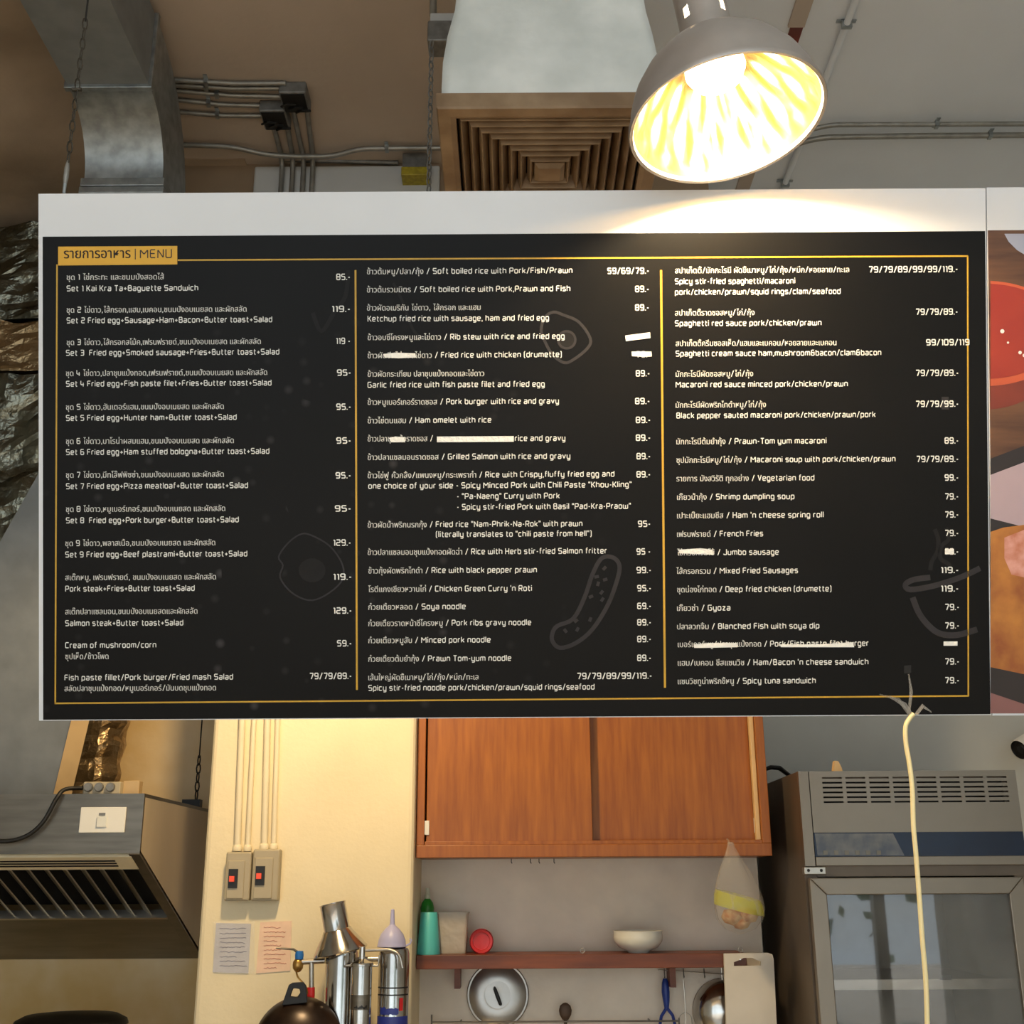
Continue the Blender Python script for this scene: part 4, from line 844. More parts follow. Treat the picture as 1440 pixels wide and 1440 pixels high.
# funnel: wide skirt below, tube on top, tipped to the left
fa = Vector((-.21, -.06, 1)).normalized(); fc = Vector((P(479, 1336, FYc).x, FYc, fz(1337)))
t = thing('steel_funnel', fc, 'upturned stainless steel funnel resting on the tall filter cylinder', 'funnel')
cyl('cone', fc, [(.083, -.004), (.086, .0), (.084, .004), (.07, .026), (.052, .05), (.045, .064), (.043, .066)], 'steel_shiny', t, 40, fa)
cyl('spout', fc, [(.0425, .06), (.041, .064), (.041, .142), (.043, .146), (.039, .146), (.037, .066)], 'steel_shiny', t, 32, fa)
pipe('link_pipe', [Vector((c1[0] + r1 * .97, FYc + .02, fz(1350))), Vector((fx_(530.5), FYc + .02, fz(1349)))], .0085, 'steel', wf)
# smaller cylinder with clamp lid
c2 = (fx_(512), FYc - .07); r2 = (fx_(527) - fx_(497)) / 2 * .97; z2 = P(512, 1358, c2[1]).z
wf2 = thing('water_filter', (c2[0], c2[1], .9), 'narrow steel water filter with clamp lid between two larger cylinders', 'water filter')
cyl('cylinder', (c2[0], c2[1], .9), [(0, 0), (r2, 0), (r2, z2 - .9 - .012), (r2 * .97, z2 - .9)], 'steel_shiny', wf2)
cyl('lid', (c2[0], c2[1], z2), [(r2 * 1.1, 0), (r2 * 1.12, .004), (r2 * 1.05, .009), (.02, .014), (.009, .02), (.009, .055), (0, .056)], 'steel_shiny', wf2)
pipe('clamp_bar', [(c2[0] - .052, c2[1], z2 + .03), (c2[0] - .05, c2[1], z2), (c2[0] + .05, c2[1], z2), (c2[0] + .054, c2[1], z2 + .03)], .004, 'steel', wf2)
lb = G(); 
for k in range(9):
    a = math.pi * (1.15 + .7 * k / 8); lb.v += [Vector((c2[0] + math.cos(a) * (r2 + .001), c2[1] + math.sin(a) * (r2 + .001), z)) for z in (P(512, 1419, c2[1]).z, P(512, 1398, c2[1]).z)]
lb.f = [(2 * k, 2 * k + 2, 2 * k + 3, 2 * k + 1) for k in range(8)]; lb.build('label_band', 'steel_dark', wf2, True)
pipe('faucet', arc_fillet([(c2[0] + .01, c2[1], z2 + .045), (c2[0] + .085, c2[1] - .01, z2 + .047), (c2[0] + .118, c2[1] - .02, z2 + .035), (c2[0] + .128, c2[1] - .02, z2 - .006)], .03), .0055, 'steel', wf2)
# blue label cylinder with violet funnel
c3 = (fx_(553.5), FYc); r3 = (fx_(575) - fx_(532)) / 2; z3 = fz(1332)
wf3 = thing('water_filter', (c3[0], c3[1], .9), 'steel water filter with a blue and red label under a violet funnel', 'water filter')
cyl('cylinder', (c3[0], c3[1], .9), [(0, 0), (r3, 0), (r3, z3 - .9 - .02), (r3 * .93, z3 - .9 - .006), (r3 * .7, z3 - .9), (0, z3 - .9)], 'steel_shiny', wf3)
def band(name, pyA, pyB, m, c, r, parent, a0=1.1, a1=1.9, off=.0012):
    g = G()
    for k in range(13):
        a = math.pi * (a0 + (a1 - a0) * k / 12); g.v += [Vector((c[0] + math.cos(a) * (r + off), c[1] + math.sin(a) * (r + off), z)) for z in (fz(pyB), fz(pyA))]
    g.f = [(2 * k, 2 * k + 2, 2 * k + 3, 2 * k + 1) for k in range(12)]; return g.build(name, m, parent, True)
band('label_rule', 1387, 1389, 'label_black', c3, r3, wf3); band('label_rule', 1397, 1399, 'label_black', c3, r3, wf3)
band('blue_label', 1428, 1445, 'label_blue', c3, r3, wf3); band('red_mark', 1402, 1420, 'red_plastic', c3, r3, wf3, 1.66, 1.74, .002)
def smudge(c, r, a0, a1, pyA, pyB, m, parent, seed):   # print too small to read: an uneven blot
    rnd = random.Random(seed); g = G(); n = 14
    for k in range(n + 1):
        th = a0 + (a1 - a0) * k / n; zt_ = fz(pyA + rnd.uniform(0, 3.5)); zb2 = fz(pyB - rnd.uniform(0, 2)); g.v += [Vector((c[0] + math.sin(th) * (r + .002), c[1] - math.cos(th) * (r + .002), z)) for z in (zb2, zt_)]
    g.f = [(2 * k, 2 * k + 2, 2 * k + 3, 2 * k + 1) for k in range(n)]; g.build('printed_mark', m, parent, True)
smudge(c3, r3, -.8, .45, 1414, 1426, 'label_blue', wf3, 3); smudge(c2, r2, -.5, .7, 1409, 1415, 'label_black', wf2, 5)
vf = Vector((P(551, 1330, FYc).x, FYc, z3)); t = thing('violet_funnel', vf, 'pale violet plastic funnel upturned on the blue labelled filter', 'funnel')
cyl('cone', vf, [(.045, .0), (.047, .002), (.045, .006), (.043, .02), (.036, .038), (.022, .055), (.011, .064), (.009, .067)], 'violet_plastic', t)
cyl('spout', vf, [(.0095, .064), (.008, .07), (.0055, .112), (.003, .114), (0, .114)], 'violet_plastic', t, 16)
hp = vf + Vector((.046, 0, .004)); pipe('hanging_tab', [hp, hp + Vector((.012, 0, .006)), hp + Vector((.016, 0, .016)), hp + Vector((.01, 0, .02))], .003, 'violet_plastic', t, 6)
# supply pipe and valve with blue lever
vy = FYc - .005; vv = thing('supply_valve', P(419, 1356, vy), 'brass ball valve with a blue lever on the steel supply pipe', 'valve')
pipe('supply_pipe', [P(420, 1353, vy), P(457, 1351, vy)], .0085, 'steel', vv); pipe('drop_pipe', [P(438, 1351, vy), P(438, 1385, vy), Vector((P(438, 1385, vy).x, vy, .9))], .008, 'steel', vv)
vc = P(419, 1357, vy); cyl('valve_body', vc, [(0, -.022), (.008, -.02), (.016, -.01), (.017, .0), (.016, .01), (.008, .02), (0, .021)], 'brass', vv, 20)
cyl('lever_cap', P(421, 1343, vy), [(0, -.012), (.013, -.012), (.014, .0), (.012, .012), (0, .013)], 'valve_blue', vv, 16)
pipe('lever', [P(421, 1341, vy), P(413, 1335, vy - .01), P(388, 1333, vy - .02)], [.005, .0035, .003], 'steel_dark', vv, 8)
cyl('red_coupling', P(437, 1398, vy), [(0, -.02), (.012, -.02), (.013, 0), (.012, .02), (0, .02)], 'red_plastic', vv, 16)
pipe('thin_hose', arc_fillet([P(416, 1362, vy), P(418, 1374, vy - .01), P(430, 1386, vy - .01), P(437, 1410, vy - .005)], .03), .003, 'brass', vv, 6)
# dark wok leaning, loop handle
wy = 3.84; wc = P(416, 1462, wy); wk = thing('wok', (wc.x, wy, .9), 'dark iron wok with a loop handle leaning under the valve', 'wok')
ax_ = Vector((.05, -1, .3)).normalized(); wr = .132
cyl('bowl', wc, [(wr * 1.0, -.055), (wr * 1.02, -.052), (wr * .97, -.03), (wr * .8, .0), (wr * .5, .022), (wr * .2, .03), (0, .031)], 'wok_dark', wk, 48, ax_)
hy_ = wy + .02; hp_ = lambda L_: [P(x, y, hy_) for x, y in L_]
oo = hp_([(396, 1414), (406, 1385), (411, 1382), (426, 1381), (430, 1386), (432, 1410)]); ii = hp_([(408, 1401), (412, 1390), (416, 1390), (421, 1391), (422, 1396), (418, 1402)])
g = G(); n = 6; g.add(oo + ii + [p + Vector((0, .012, 0)) for p in oo + ii], [(k, (k + 1) % n, n + (k + 1) % n, n + k) for k in range(n)] + [(2 * n + k, 3 * n + k, 3 * n + (k + 1) % n, 2 * n + (k + 1) % n) for k in range(n)] + [(k, 2 * n + k, 2 * n + (k + 1) % n, (k + 1) % n) for k in range(n)] + [(n + k, n + (k + 1) % n, 3 * n + (k + 1) % n, 3 * n + k) for k in range(n)])
soften(g.build('loop_handle', 'black_iron', wk), .003)
# support stand
G().box((wc.x - .05, wy - .04, .9), (wc.x + .05, wy + .03, wc.z - .1)).build('stand', 'black_iron', wk)

# ------------------------------------------------------------------ wall cabinet
KY = 4.2
cab = thing('wall_cabinet', P(834, 1204, KY), 'orange brown wooden wall cabinet with two sliding doors under the menu', 'cabinet')
kx0, kx1 = -.336, P(1086, 1200, KY).x; kzb = P(834, 1205, KY).z; kzt = 2.75; ft_ = P(834, 1187, KY).z
def wbox(name, a, b, m='wood', parent=cab, bev=.002): return soften(G().box(a, b).build(name, m, parent), bev)
wbox('bottom_rail', (kx0, KY, kzb), (kx1, KY + .295, ft_)); wbox('side_stile', (kx0, KY, ft_), (kx0 + .028, KY + .295, kzt)); wbox('side_stile', (kx1 - .03, KY, ft_), (kx1, KY + .295, kzt))
wbox('top_rail', (kx0, KY, kzt), (kx1, KY + .295, kzt + .04)); wbox('back_board', (kx0 + .028, KY + .28, ft_), (kx1 - .03, KY + .293, kzt), 'wood_dark')
dm = P(831.5, 1100, KY + .01).x; dr = P(1061, 1150, KY + .04).x
dl = wbox('door', (kx0 + .034, KY + .012, ft_ + .003), (dm, KY + .032, kzt)); d2 = wbox('door', (dm - .03, KY + .052, ft_ + .005), (dr, KY + .072, kzt))
wbox('pale_edge_strip', (kx1 - .046, KY + .02, ft_ + .002), (kx1 - .031, KY + .05, kzt), 'wood_edge')
pb('door_catch', 595.5, 1154, 603.5, 1174, KY + .006, .007, 'white_plastic', dl, .001); pb('door_catch', 1061, 1150, 1067, 1171, KY + .04, .012, 'white_plastic', d2, .001)
wbox('door_track', (kx0 + .03, KY + .004, ft_), (kx1 - .03, KY + .011, ft_ + .012), 'wood', cab, .001)
for x_ in (719, 746, 758, 779):
    c = P(x_, 1210, KY + .05); o = pipe('cup_hook', [c + Vector((0, 0, .006)), c + Vector((0, 0, -.006)), c + Vector((.003, 0, -.01))], .0016, 'black_iron', cab, 6)

# plastic bag hanging from the cabinet
bgy = KY - .055; bt = P(1027, 1184, bgy); bag = thing('plastic_bag', P(1035, 1314, bgy), 'clear plastic bag with yellow band and food hanging from the cabinet corner', 'bag')
zt = bt.z; zb_ = P(1033, 1314, bgy).z; prof = []; Hh = zt - zb_
for s, r, ox in ((0, .008, 0), (.06, .012, .001), (.15, .022, .003), (.3, .042, .006), (.45, .058, .010), (.6, .068, .014), (.72, .072, .017), (.84, .068, .017), (.94, .045, .016), (1, .004, .015)): prof.append((s, r, ox))
g = G(); n = 36; vs = []
for s, r, ox in prof:
    for k in range(n):
        a = 2 * math.pi * k / n; rr = r * (1 + .10 * (1 - s) * math.cos(a * 7 + 1) + .05 * math.sin(a * 11 + s * 6)); vs.append(Vector((bt.x + ox + math.cos(a) * rr * 1.12, bgy + math.sin(a) * rr * .72, zt - s * Hh)))
g.add(vs, [(i * n + k, (i + 1) * n + k, (i + 1) * n + (k + 1) % n, i * n + (k + 1) % n) for i in range(len(prof) - 1) for k in range(n)]); g.build('film', 'bag_film', bag, True)
g = G(); vs = []
for i, (s, r) in enumerate(((.58, .066), (.63, .0715), (.70, .073), (.74, .0725))):
    for k in range(n):
        a = 2 * math.pi * k / n; vs.append(Vector((bt.x + .016 + math.cos(a) * r * 1.13, bgy + math.sin(a) * r * .74, zt - (s + .07 * math.cos(a + .3)) * Hh)))
g.add(vs, [(i * n + k, (i + 1) * n + k, (i + 1) * n + (k + 1) % n, i * n + (k + 1) % n) for i in range(3) for k in range(n)]); g.build('yellow_band', 'bag_yellow', bag, True)
for i, (dx, dz, r, m) in enumerate(((-.022, .055, .04, 'bread'), (.026, .06, .038, 'bread'), (.004, .036, .03, 'bread'))):
    g = G(); g.lathe((bt.x + .016 + dx, bgy, zb_ + dz), [(0, -r * .7), (r * .7, -r * .5), (r, 0), (r * .75, r * .5), (0, r * .65)], 16); v_ = g.v
    for q in v_: q.y = bgy + (q.y - bgy) * .8; q += noise.noise_vector(q * 30) * .006
    g.build('bread_piece', m, bag, True)
pipe('bag_loop', [bt + Vector((-.004, 0, -.01)), bt + Vector((-.002, .02, .006)), bt + Vector((.0, .062, .012)), bt + Vector((.003, .062, .004))], .003, 'bag_film', bag, 6)

# ------------------------------------------------------------------ shelf and what stands on it
SY = 4.30; sz1 = P(800, 1342, SY).z; sz0 = P(800, 1362, SY).z; sx1 = P(1050, 1350, SY).x
sh = thing('wall_shelf', (.25, 4.4, sz0), 'reddish brown wooden wall shelf below the cabinet', 'shelf')
soften(G().box((-.336, SY, sz0), (sx1, 4.498, sz1)).build('plank', 'wood_dark', sh), .002)
for x_ in (-.2, .55): G().box((x_ - .01, 4.40, sz0 - .07), (x_ + .01, 4.498, sz0)).build('bracket', 'wood_dark', sh)
def eyelet(px, py):
    c = P(px, py, SY + .02); c.z = sz1 + .011; g = G(); g.tube([c + Vector((math.cos(t) * .008, 0, math.sin(t) * .008)) for t in [k * math.pi / 6 for k in range(12)]], .0018, 6, closed=True); g.tube([c + Vector((0, 0, -.008)), c + Vector((0, 0, -.013))], .0018, 6); g.build('screw_eye', 'steel', sh, True)
eyelet(819, 1335); eyelet(1041, 1334)
def on_shelf(px, Y): return Vector((P(px, 1340, Y).x, Y, sz1))
SS = 4.37 / 1.065 / F     # metres per pixel at the shelf
c = on_shelf(600, 4.44); bt_ = thing('soap_bottle', c, 'green pump bottle behind the teal cup on the shelf', 'bottle')
cyl('bottle_body', c, [(0, 0), (.021, 0), (.024, .006), (.024, .15), (.02, .168), (.011, .18), (.010, .182)], 'green_plastic', bt_); cyl('pump_neck', c, [(.010, .181), (.011, .194), (.008, .198), (.007, .218), (0, .219)], 'clear_pump', bt_, 16); 
c = on_shelf(602.5, 4.35); tag(cyl('teal_cup', c, [(0, .002), (.0, .001), (.0405, 0), (.041, .002), (.029, .136), (.0275, .138), (.0, .138)], 'teal_plastic'), 'teal plastic cup standing upside down at the left end of the shelf', 'cup')
c = on_shelf(636, 4.415); ct = thing('storage_tub', c, 'translucent beige plastic tub on the shelf behind the teal cup', 'tub')
g = G(); a, b, hgt = .052, .038, .132
def rr(hx_, hy_, z, n=5, rad=.012):
    out = []
    for cx, cy, s in ((1, -1, -90), (1, 1, 0), (-1, 1, 90), (-1, -1, 180)):
        for k in range(n): t_ = math.radians(s + 90 * k / (n - 1)); out.append(Vector((c.x + cx * (hx_ - rad) + math.cos(t_) * rad, c.y + cy * (hy_ - rad) + math.sin(t_) * rad, c.z + z)))
    return out
rings = [rr(.05, .036, 0), rr(.056, .04, hgt), rr(.060, .044, hgt), rr(.060, .044, hgt + .005), rr(.054, .038, hgt + .005), rr(.048, .034, .004)]
vs = [v for r in rings for v in r]; m_ = len(rings[0]); g.add(vs, [(i * m_ + k, i * m_ + (k + 1) % m_, (i + 1) * m_ + (k + 1) % m_, (i + 1) * m_ + k) for i in range(5) for k in range(m_)] + [tuple(range(m_ - 1, -1, -1))]); smooth_by_angle(g.build('tub_wall', 'container_clear', ct))
c = on_shelf(677, 4.36); c.z += .041
rc = thing('red_cup', on_shelf(677, 4.36), 'red plastic cup lying on its side on the shelf', 'cup')
cyl('cup_wall', c, [(.041, -.002), (.042, .0), (.041, .004), (.036, .03), (.031, .09), (.0, .092)], 'red_plastic', rc, 32, Vector((-.1, 1, 0)))
cyl('cup_bottom_ring', c, [(.039, .004), (.03, .006), (.029, .012), (.012, .014), (0, .014)], 'red_plastic', rc, 32, Vector((-.1, 1, 0)))
c = on_shelf(898, 4.38); bw = thing('ceramic_bowl', c, 'white ceramic bowl on the wooden shelf', 'bowl')
cyl('bowl_wall', c, [(.0, .001), (.036, .0), (.04, .006), (.068, .018), (.083, .036), (.086, .052), (.084, .066), (.086, .072), (.083, .073), (.08, .066), (.078, .04), (.06, .02), (0, .012)], 'ceramic', bw, 48)

# ------------------------------------------------------------------ hanging things under the shelf
NY = 4.5
lc = P(700, 1399, NY - .01); ld = thing('pot_lid', lc, 'round steel pot lid with a black handle hanging under the shelf', 'lid'); lx = Vector((0, -1, .1)); rl = 44 * 4.48 / 1.08 / F
cyl('lid_disc', lc, [(rl, -.004), (rl * 1.0, .0), (rl * .97, .003), (rl * .92, .002), (rl * .90, .004), (rl * .7, .012), (rl * .45, .0175), (rl * .42, .0165), (rl * .40, .0165), (0, .0185)], 'steel_lid', ld, 56, lx)
hd = Vector((.35, 0, -.9)).normalized(); hcn = lc + Vector((0, -.026, -.002)); smooth_by_angle(G().tube([hcn - hd * .03, hcn - hd * .026 + Vector((0, -.018, 0)), hcn + Vector((0, -.022, 0)), hcn + hd * .026 + Vector((0, -.018, 0)), hcn + hd * .03], [.004, .006, .007, .006, .004], 8).build('handle', 'black_iron', ld))
pipe('hook', [lc + Vector((0, .005, rl * .95)), lc + Vector((0, 0, rl + .01)), Vector((lc.x, lc.y, sz0))], .002, 'steel', ld, 6)
# rail rack
ry = NY - .062; rz = P(720, 1437, ry).z
rk = thing('wire_rack', P(740, 1438, ry), 'thin metal wire rail crossing the wall at the bottom edge', 'rack')
xa, xb = P(607, 1437, ry).x, P(955, 1437, ry).x
pipe('rail', [(xa, ry, rz), (xb, ry, rz)], .003, 'steel_dark', rk, 8); pipe('rail', [(xa, ry, rz - .06), (xb, ry, rz - .06)], .003, 'steel_dark', rk, 8)
pipe('end_post', [(xa, ry, rz + .025), (xa, ry, rz - .08)], .003, 'steel_dark', rk, 8); pipe('end_post', [(xb, ry, rz + .01), (xb, ry, rz - .08)], .003, 'steel_dark', rk, 8)
for x_ in (xa + .1, xb - .1): pipe('wall_stay', [(x_, ry, rz), (x_, NY - .001, rz)], .003, 'steel_dark', rk, 8)
# wooden spoon head standing in the rack
sc_ = P(795, 1422, ry + .012); spn = thing('wooden_spoon', (sc_.x, ry + .015, rz - .15), 'dark wooden spoon head sticking up at the bottom rail', 'spoon')
g = G(); g.lathe(sc_, [(0, -.03), (.01, -.028), (.02, -.012), (.0225, .003), (.018, .018), (.008, .026), (0, .028)], 20)
for q in g.v: q.y = sc_.y + (q.y - sc_.y) * .4
g.build('spoon_head', 'wood_spoon', spn, True); pipe('spoon_handle', [(sc_.x, sc_.y, sc_.z - .025), (sc_.x, sc_.y, rz - .16)], .006, 'wood_spoon', spn, 8)
# hook rail with peeler and whisk
hy = NY - .03; hz = P(990, 1366, hy).z
hr = thing('hook_rail', P(985, 1368, hy), 'thin wire hook rail under the right end of the shelf', 'hook rail')
pipe('rail', [P(925, 1364, hy), P(1020, 1370, hy)], .0022, 'steel', hr, 6)
for x_ in (934, 961, 990): a = P(x_, 1367, hy); pipe('hook', [a + Vector((0, 0, .012)), a + Vector((0, -.006, -.006)), a + Vector((0, -.008, -.018)), a + Vector((.0, -.016, -.012))], .002, 'steel_dark', hr, 6)
py_ = hy - .012; pl = thing('blue_peeler', P(938, 1438, py_), 'blue handled vegetable peeler hanging from the hook rail', 'peeler')
smooth_by_angle(G().tube([P(935, 1376, py_), P(935.5, 1382, py_), P(936, 1395, py_), P(937, 1408, py_), P(937.5, 1419, py_)], [.007, .0125, .0145, .012, .0075], 10).build('handle', 'blue_plastic', pl), 60)
smooth_by_angle(G().tube([P(937.5, 1417, py_), P(930, 1429, py_), P(928, 1442, py_), P(929, 1452, py_)], .0055, 8).build('fork_arm', 'blue_plastic', pl)); smooth_by_angle(G().tube([P(937.5, 1417, py_), P(946, 1428, py_), P(949, 1440, py_), P(949, 1452, py_)], .0055, 8).build('fork_arm', 'blue_plastic', pl))
pipe('blade', [P(927, 1450, py_), P(950, 1450, py_)], .004, 'steel_shiny', pl, 6)
wh = thing('wire_whisk', P(963, 1440, py_), 'thin wire whisk hanging right of the blue peeler', 'whisk')
pipe('handle', [P(961, 1378, py_), P(963, 1402, py_), P(964, 1424, py_)], .0025, 'steel', wh, 6)
for dx in (-8, 0, 8): pipe('wire_loop', arc_fillet([P(964, 1423, py_), P(964 + dx, 1428, py_), P(964 + dx * 1.3, 1450, py_)], .03), .0012, 'steel', wh, 5)
# steel pan hanging behind the cutting board
pcn = P(1020, 1423, NY - .05); pn = thing('steel_pan', pcn, 'round steel pan hanging half hidden behind the white cutting board', 'pan'); rp = 43 * 4.45 / 1.08 / F
cyl('pan_bowl', pcn, [(rp * 1.02, -.04), (rp, -.038), (rp * .9, .0), (rp * .72, .022), (rp * .4, .034), (0, .038)], 'steel_shiny', pn, 48, Vector((0, -1, .05)))
pipe('hook', [pcn + Vector((0, .03, rp * .9)), Vector((pcn.x, pcn.y + .03, sz0))], .0025, 'steel', pn, 6)
# cutting board with hand slot, hung at the shelf front
cy_ = SY - .022; kb = thing('cutting_board', P(1053, 1440, cy_), 'white plastic cutting board with a handle slot hanging at the shelf end', 'cutting board')
ol = [P(x, y, cy_) for x, y in ((1018, 1341), (1080, 1340), (1086, 1342), (1088, 1349), (1096, 1520), (1024, 1520))]
il = [P(x, y, cy_) for x, y in ((1032, 1353), (1040, 1350), (1046, 1347), (1058, 1347), (1064, 1350), (1070, 1352), (1070, 1358), (1032, 1358.5))]
import bmesh
bm = bmesh.new(); e = []
for lp in (ol, il):
    vv_ = [bm.verts.new(p) for p in lp]; e += [bm.edges.new((vv_[i], vv_[(i + 1) % len(vv_)])) for i in range(len(vv_))]
bmesh.ops.triangle_fill(bm, use_beauty=True, edges=e)
gg = bmesh.ops.extrude_face_region(bm, geom=bm.faces[:]); bmesh.ops.translate(bm, verts=[v for v in gg['geom'] if isinstance(v, bmesh.types.BMVert)], vec=(0, .014, 0)); bmesh.ops.recalc_face_normals(bm, faces=bm.faces[:])
bm.verts.index_update(); mesh('slab', [v.co.copy() for v in bm.verts], [[v.index for v in f.verts] for f in bm.faces], 'board_white', kb); bm.free()
pipe('peg', [P(1041, 1349, cy_ - .004), P(1041, 1349, SY + .0)], .003, 'steel', kb, 8)

# ------------------------------------------------------------------ stainless display fridge
FY = 4.0; fX0 = .945; fX1 = P(1456, 1300, FY).x; fZ = 1.952; FB = FY + .76
fr = thing('display_fridge', ((fX0 + fX1) / 2, FY + .38, 0), 'tall stainless steel fridge with glass door and vent grille at right', 'fridge')
def fbox(name, a, b, m='steel_dark', parent=fr, bev=0):
    o = G().box(a, b).build(name, m, parent)
    if bev: soften(o, bev)
    return o
fbox('side_panel', (fX0, FY + .02, .05), (fX0 + .04, FB, fZ), 'steel_side'); fbox('side_panel', (fX1 - .04, FY + .02, .05), (fX1, FB, fZ), 'steel_side')
fbox('top_panel', (fX0 + .04, FY + .02, fZ - .03), (fX1 - .04, FB, fZ), 'steel_side'); fbox('back_panel', (fX0 + .04, FB - .04, .05), (fX1 - .04, FB, fZ - .03), 'fridge_inside')
fbox('plinth', (fX0 + .02, FY + .05, 0), (fX1 - .02, FB - .02, .05), 'black_iron')
zdoor = P(1290, 1232, FY).z; zsign0 = P(1290, 1204, FY).z; zsign1 = P(1290, 1170, FY).z; xg0 = P(1141, 1130, FY).x
fbox('inner_ceiling', (fX0 + .04, FY + .05, zdoor - .0), (fX1 - .04, FB - .04, zdoor + .03), 'fridge_inside')
fbox('corner_post', (fX0, FY, P(1130, 1218, FY).z), (xg0 - .003, FY + .02, fZ), 'steel_fridge')
# perforated grille panel: cells around the slots are real, the slots are open onto the dark inside
xs = [xg0]; zs = [zsign1]; cols = []; rows_ = []
for k in range(8):
    a = P(1157 + 33.2 * k, 1110, FY).x; b = P(1157 + 33.2 * k + 28, 1110, FY).x; xs += [a, b]
xs.append(fX1)
for k in range(6):
    b = P(1290, 1128.5 - 6.8 * k, FY).z; a = P(1290, 1126 - 6.8 * k, FY).z; zs += [b, a]
zs.append(fZ); g = G()
for i in range(len(xs) - 1):
    for j in range(len(zs) - 1):
        if i % 2 == 1 and j % 2 == 1: continue
        g.add([(xs[i], FY, zs[j]), (xs[i + 1], FY, zs[j]), (xs[i + 1], FY, zs[j + 1]), (xs[i], FY, zs[j + 1])], [(0, 1, 2, 3)])
gp = g.build('vent_grille', 'steel_fridge', fr); sm = gp.modifiers.new('s', 'SOLIDIFY'); sm.thickness = .004; sm.offset = -1
fbox('grille_backing', (xg0, FY + .03, zsign1), (fX1 - .04, FY + .035, fZ - .03), 'dark_gap')
sg = fbox('sign_panel', (xg0, FY + .002, zsign0), (fX1, FY + .02, zsign1), 'fridge_blue')
q = [P(1146, 1172, FY), P(1256, 1172, FY), P(1272, 1203, FY), P(1150, 1203, FY)]; st_ = G().prism([v + Vector((0, .001, 0)) for v in q], (0, .001, 0)).build('sticker', 'fridge_sticker', sg)
for k in range(6): pb('sticker_mark', 1158 + 15 * k, 1196, 1164 + 15 * k, 1202, FY - .001, .002, 'steel_dark', sg)
fbox('trim_strip', (xg0, FY - .002, P(1290, 1217, FY).z), (fX1, FY + .02, zsign0), 'steel_fridge', fr, .002)
fbox('door_gap', (fX0 + .04, FY + .015, zdoor), (fX1, FY + .03, P(1290, 1217, FY).z), 'steel_side')
hn = pb('hinge', 1131, 1219, 1162, 1230, FY - .012, .03, 'steel', fr, .003)
for x_ in (1137, 1155): cyl('hinge_screw', P(x_, 1224, FY - .012), [(0, -.003), (.004, -.003), (.005, 0)], 'black_iron', hn, 12, Vector((0, 1, 0)))
# door: mitred frame, glass
dX0 = P(1138.5, 1236, FY - .03).x; dX1 = P(1448, 1300, FY - .03).x; dz1 = zdoor - .004; dz0 = .12; fw = .052; DY = FY - .03
def mitre(name, poly): return soften(G().prism([(x_, DY, z_) for x_, z_ in poly], (0, .03, 0)).build(name, 'steel_fridge', door), .003)
door = fbox('door_gasket', (dX0 + .02, FY - .0, dz0 + .02), (dX0 + .035, FY + .018, dz1 - .02), 'black_rubber')
mitre('frame_top', [(dX0, dz1), (dX1, dz1), (dX1 - fw, dz1 - fw), (dX0 + fw, dz1 - fw)]); mitre('frame_bottom', [(dX0, dz0), (dX0 + fw, dz0 + fw), (dX1 - fw, dz0 + fw), (dX1, dz0)])
mitre('frame_side', [(dX0, dz0), (dX0, dz1), (dX0 + fw, dz1 - fw), (dX0 + fw, dz0 + fw)]); mitre('frame_side', [(dX1, dz0), (dX1 - fw, dz0 + fw), (dX1 - fw, dz1 - fw), (dX1, dz1)])
G().box((dX0 + fw, DY + .012, dz0 + fw), (dX1 - fw, DY + .016, dz1 - fw)).build('glass_pane', 'fridge_glass', door)
for zz in (1.28, .85, .5):
    fbox('shelf', (fX0 + .05, FY + .09, zz), (fX1 - .05, FB - .06, zz + .012), 'fridge_inside'); fbox('shelf_front', (fX0 + .05, FY + .075, zz - .01), (fX1 - .05, FY + .09, zz + .02), 'white_plastic')
pb('shelf_label', 1322, 1371, 1338, 1378, FY + .072, .003, 'label_black', fr)

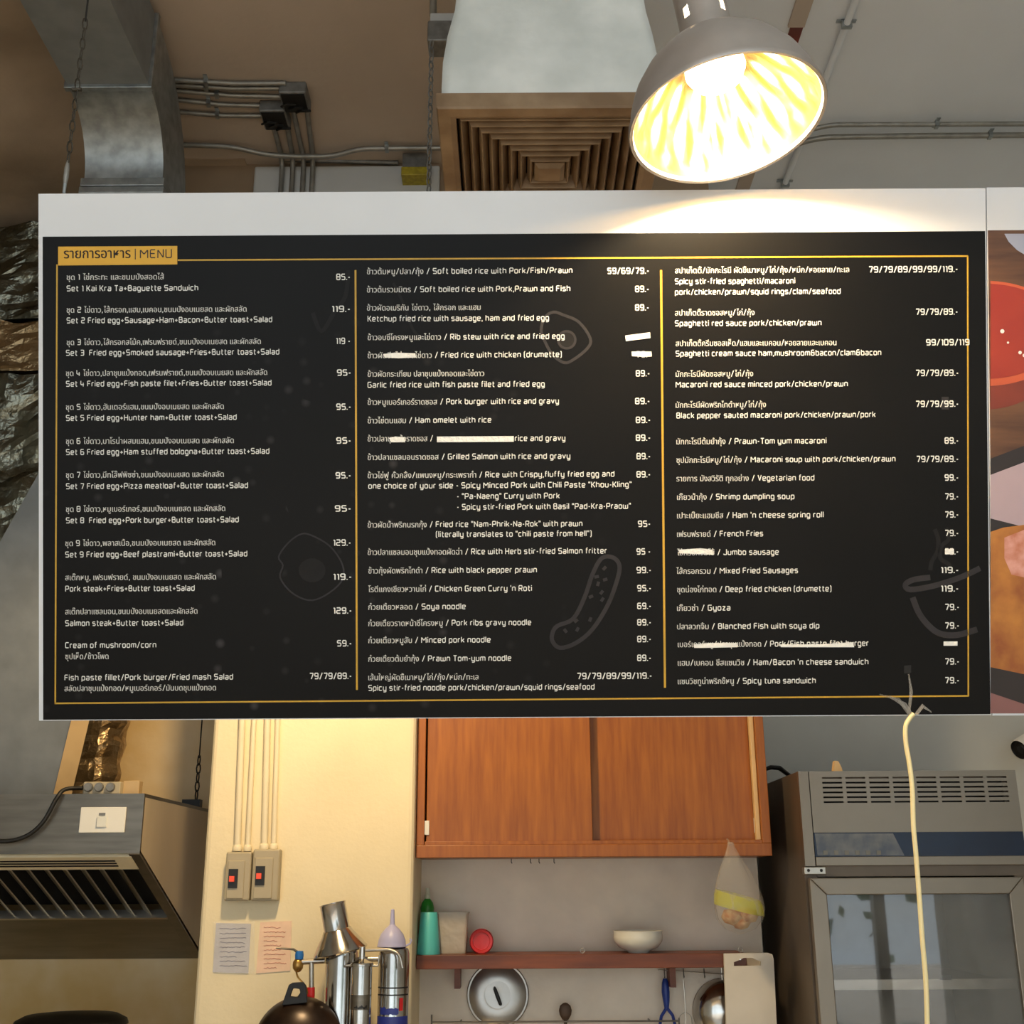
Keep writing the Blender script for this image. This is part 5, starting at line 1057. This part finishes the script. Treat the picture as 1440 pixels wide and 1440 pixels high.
# things on the fridge and the wall above it
ph_ = thing('frying_pan', (fX0 + .2, 4.62, fZ), 'black frying pan on the fridge top with its handle showing', 'pan')
pcx = fX0 + .24
cyl('pan_bowl', (pcx, 4.6, fZ + .001), [(0, 0), (.1, 0), (.125, .035), (.128, .036), (.122, .036), (.098, .004), (0, .004)], 'black_iron', ph_, 36)
pipe('handle', [(pcx - .12, 4.59, fZ + .03), P(1108, 1089, 4.45), P(1096, 1080, 4.4), P(1084, 1079, 4.38), P(1070, 1084, 4.37)], [.006, .008, .009, .008, .006], 'black_iron', ph_, 8)
c = P(1178, 1085, 4.04); c.z = fZ; o = G().prism([c + Vector((-.014, 0, 0)), c + Vector((.018, 0, 0)), c + Vector((.014, 0, .016)), c + Vector((.005, 0, .036)), c + Vector((-.006, 0, .038))], (0, .03, 0)).build('paper_scrap', 'wood_edge')
tag(o, 'small pale scrap of folded card on the fridge top', 'scrap')
cc = P(1440, 1052, 4.7); ca = thing('security_camera', cc, 'white bullet security camera on the wall at the right edge', 'camera'); cd = Vector((-1, -.45, -.5)).normalized()
cyl('housing', cc + Vector((.062, .05, .032)), [(0, -.07), (.04, -.07), (.042, -.06), (.042, .085), (.038, .09)], 'cctv_white', ca, 28, cd)
cyl('lens_front', cc + Vector((.062, .05, .032)), [(.038, .088), (.036, .08), (.02, .078), (.016, .084), (0, .085)], 'black_rubber', ca, 28, cd)
pipe('mount', [cc + Vector((.09, .1, .03)), (cc.x + .1, YB - .002, cc.z + .05)], .012, 'cctv_white', ca)

# ------------------------------------------------------------------ cream cable hanging from the board
cpts = [BPX(1283, 1003, .006), BPX(1277, 1009, .008)]
for px, py in ((1273.5, 1022), (1274, 1045), (1279, 1075), (1283, 1110), (1284.5, 1160), (1288, 1200), (1292, 1250), (1297, 1320), (1302, 1380), (1304, 1440), (1305, 1500)): cpts.append(P(px, py, cpts[1].y - .004))
sm_ = []
for i in range(len(cpts) - 1):
    a_, b_, c_, d_ = cpts[max(0, i - 1)], cpts[i], cpts[i + 1], cpts[min(len(cpts) - 1, i + 2)]
    for k in range(4):
        s = k / 4; sm_.append(.5 * ((2 * b_) + (c_ - a_) * s + (2 * a_ - 5 * b_ + 4 * c_ - d_) * s * s + (3 * b_ - a_ - 3 * c_ + d_) * s ** 3))
end = cpts[-1]; sm_ += [end, Vector((end.x + .01, end.y, .5)), Vector((end.x, end.y, .005))]
tag(pipe('hanging_cable', sm_, .0040, 'cable_cream', None, 10), 'cream cable hanging from the lower right of the menu board', 'cable')

for o in bpy.data.objects:
    if '_o' in o: del o['_o']
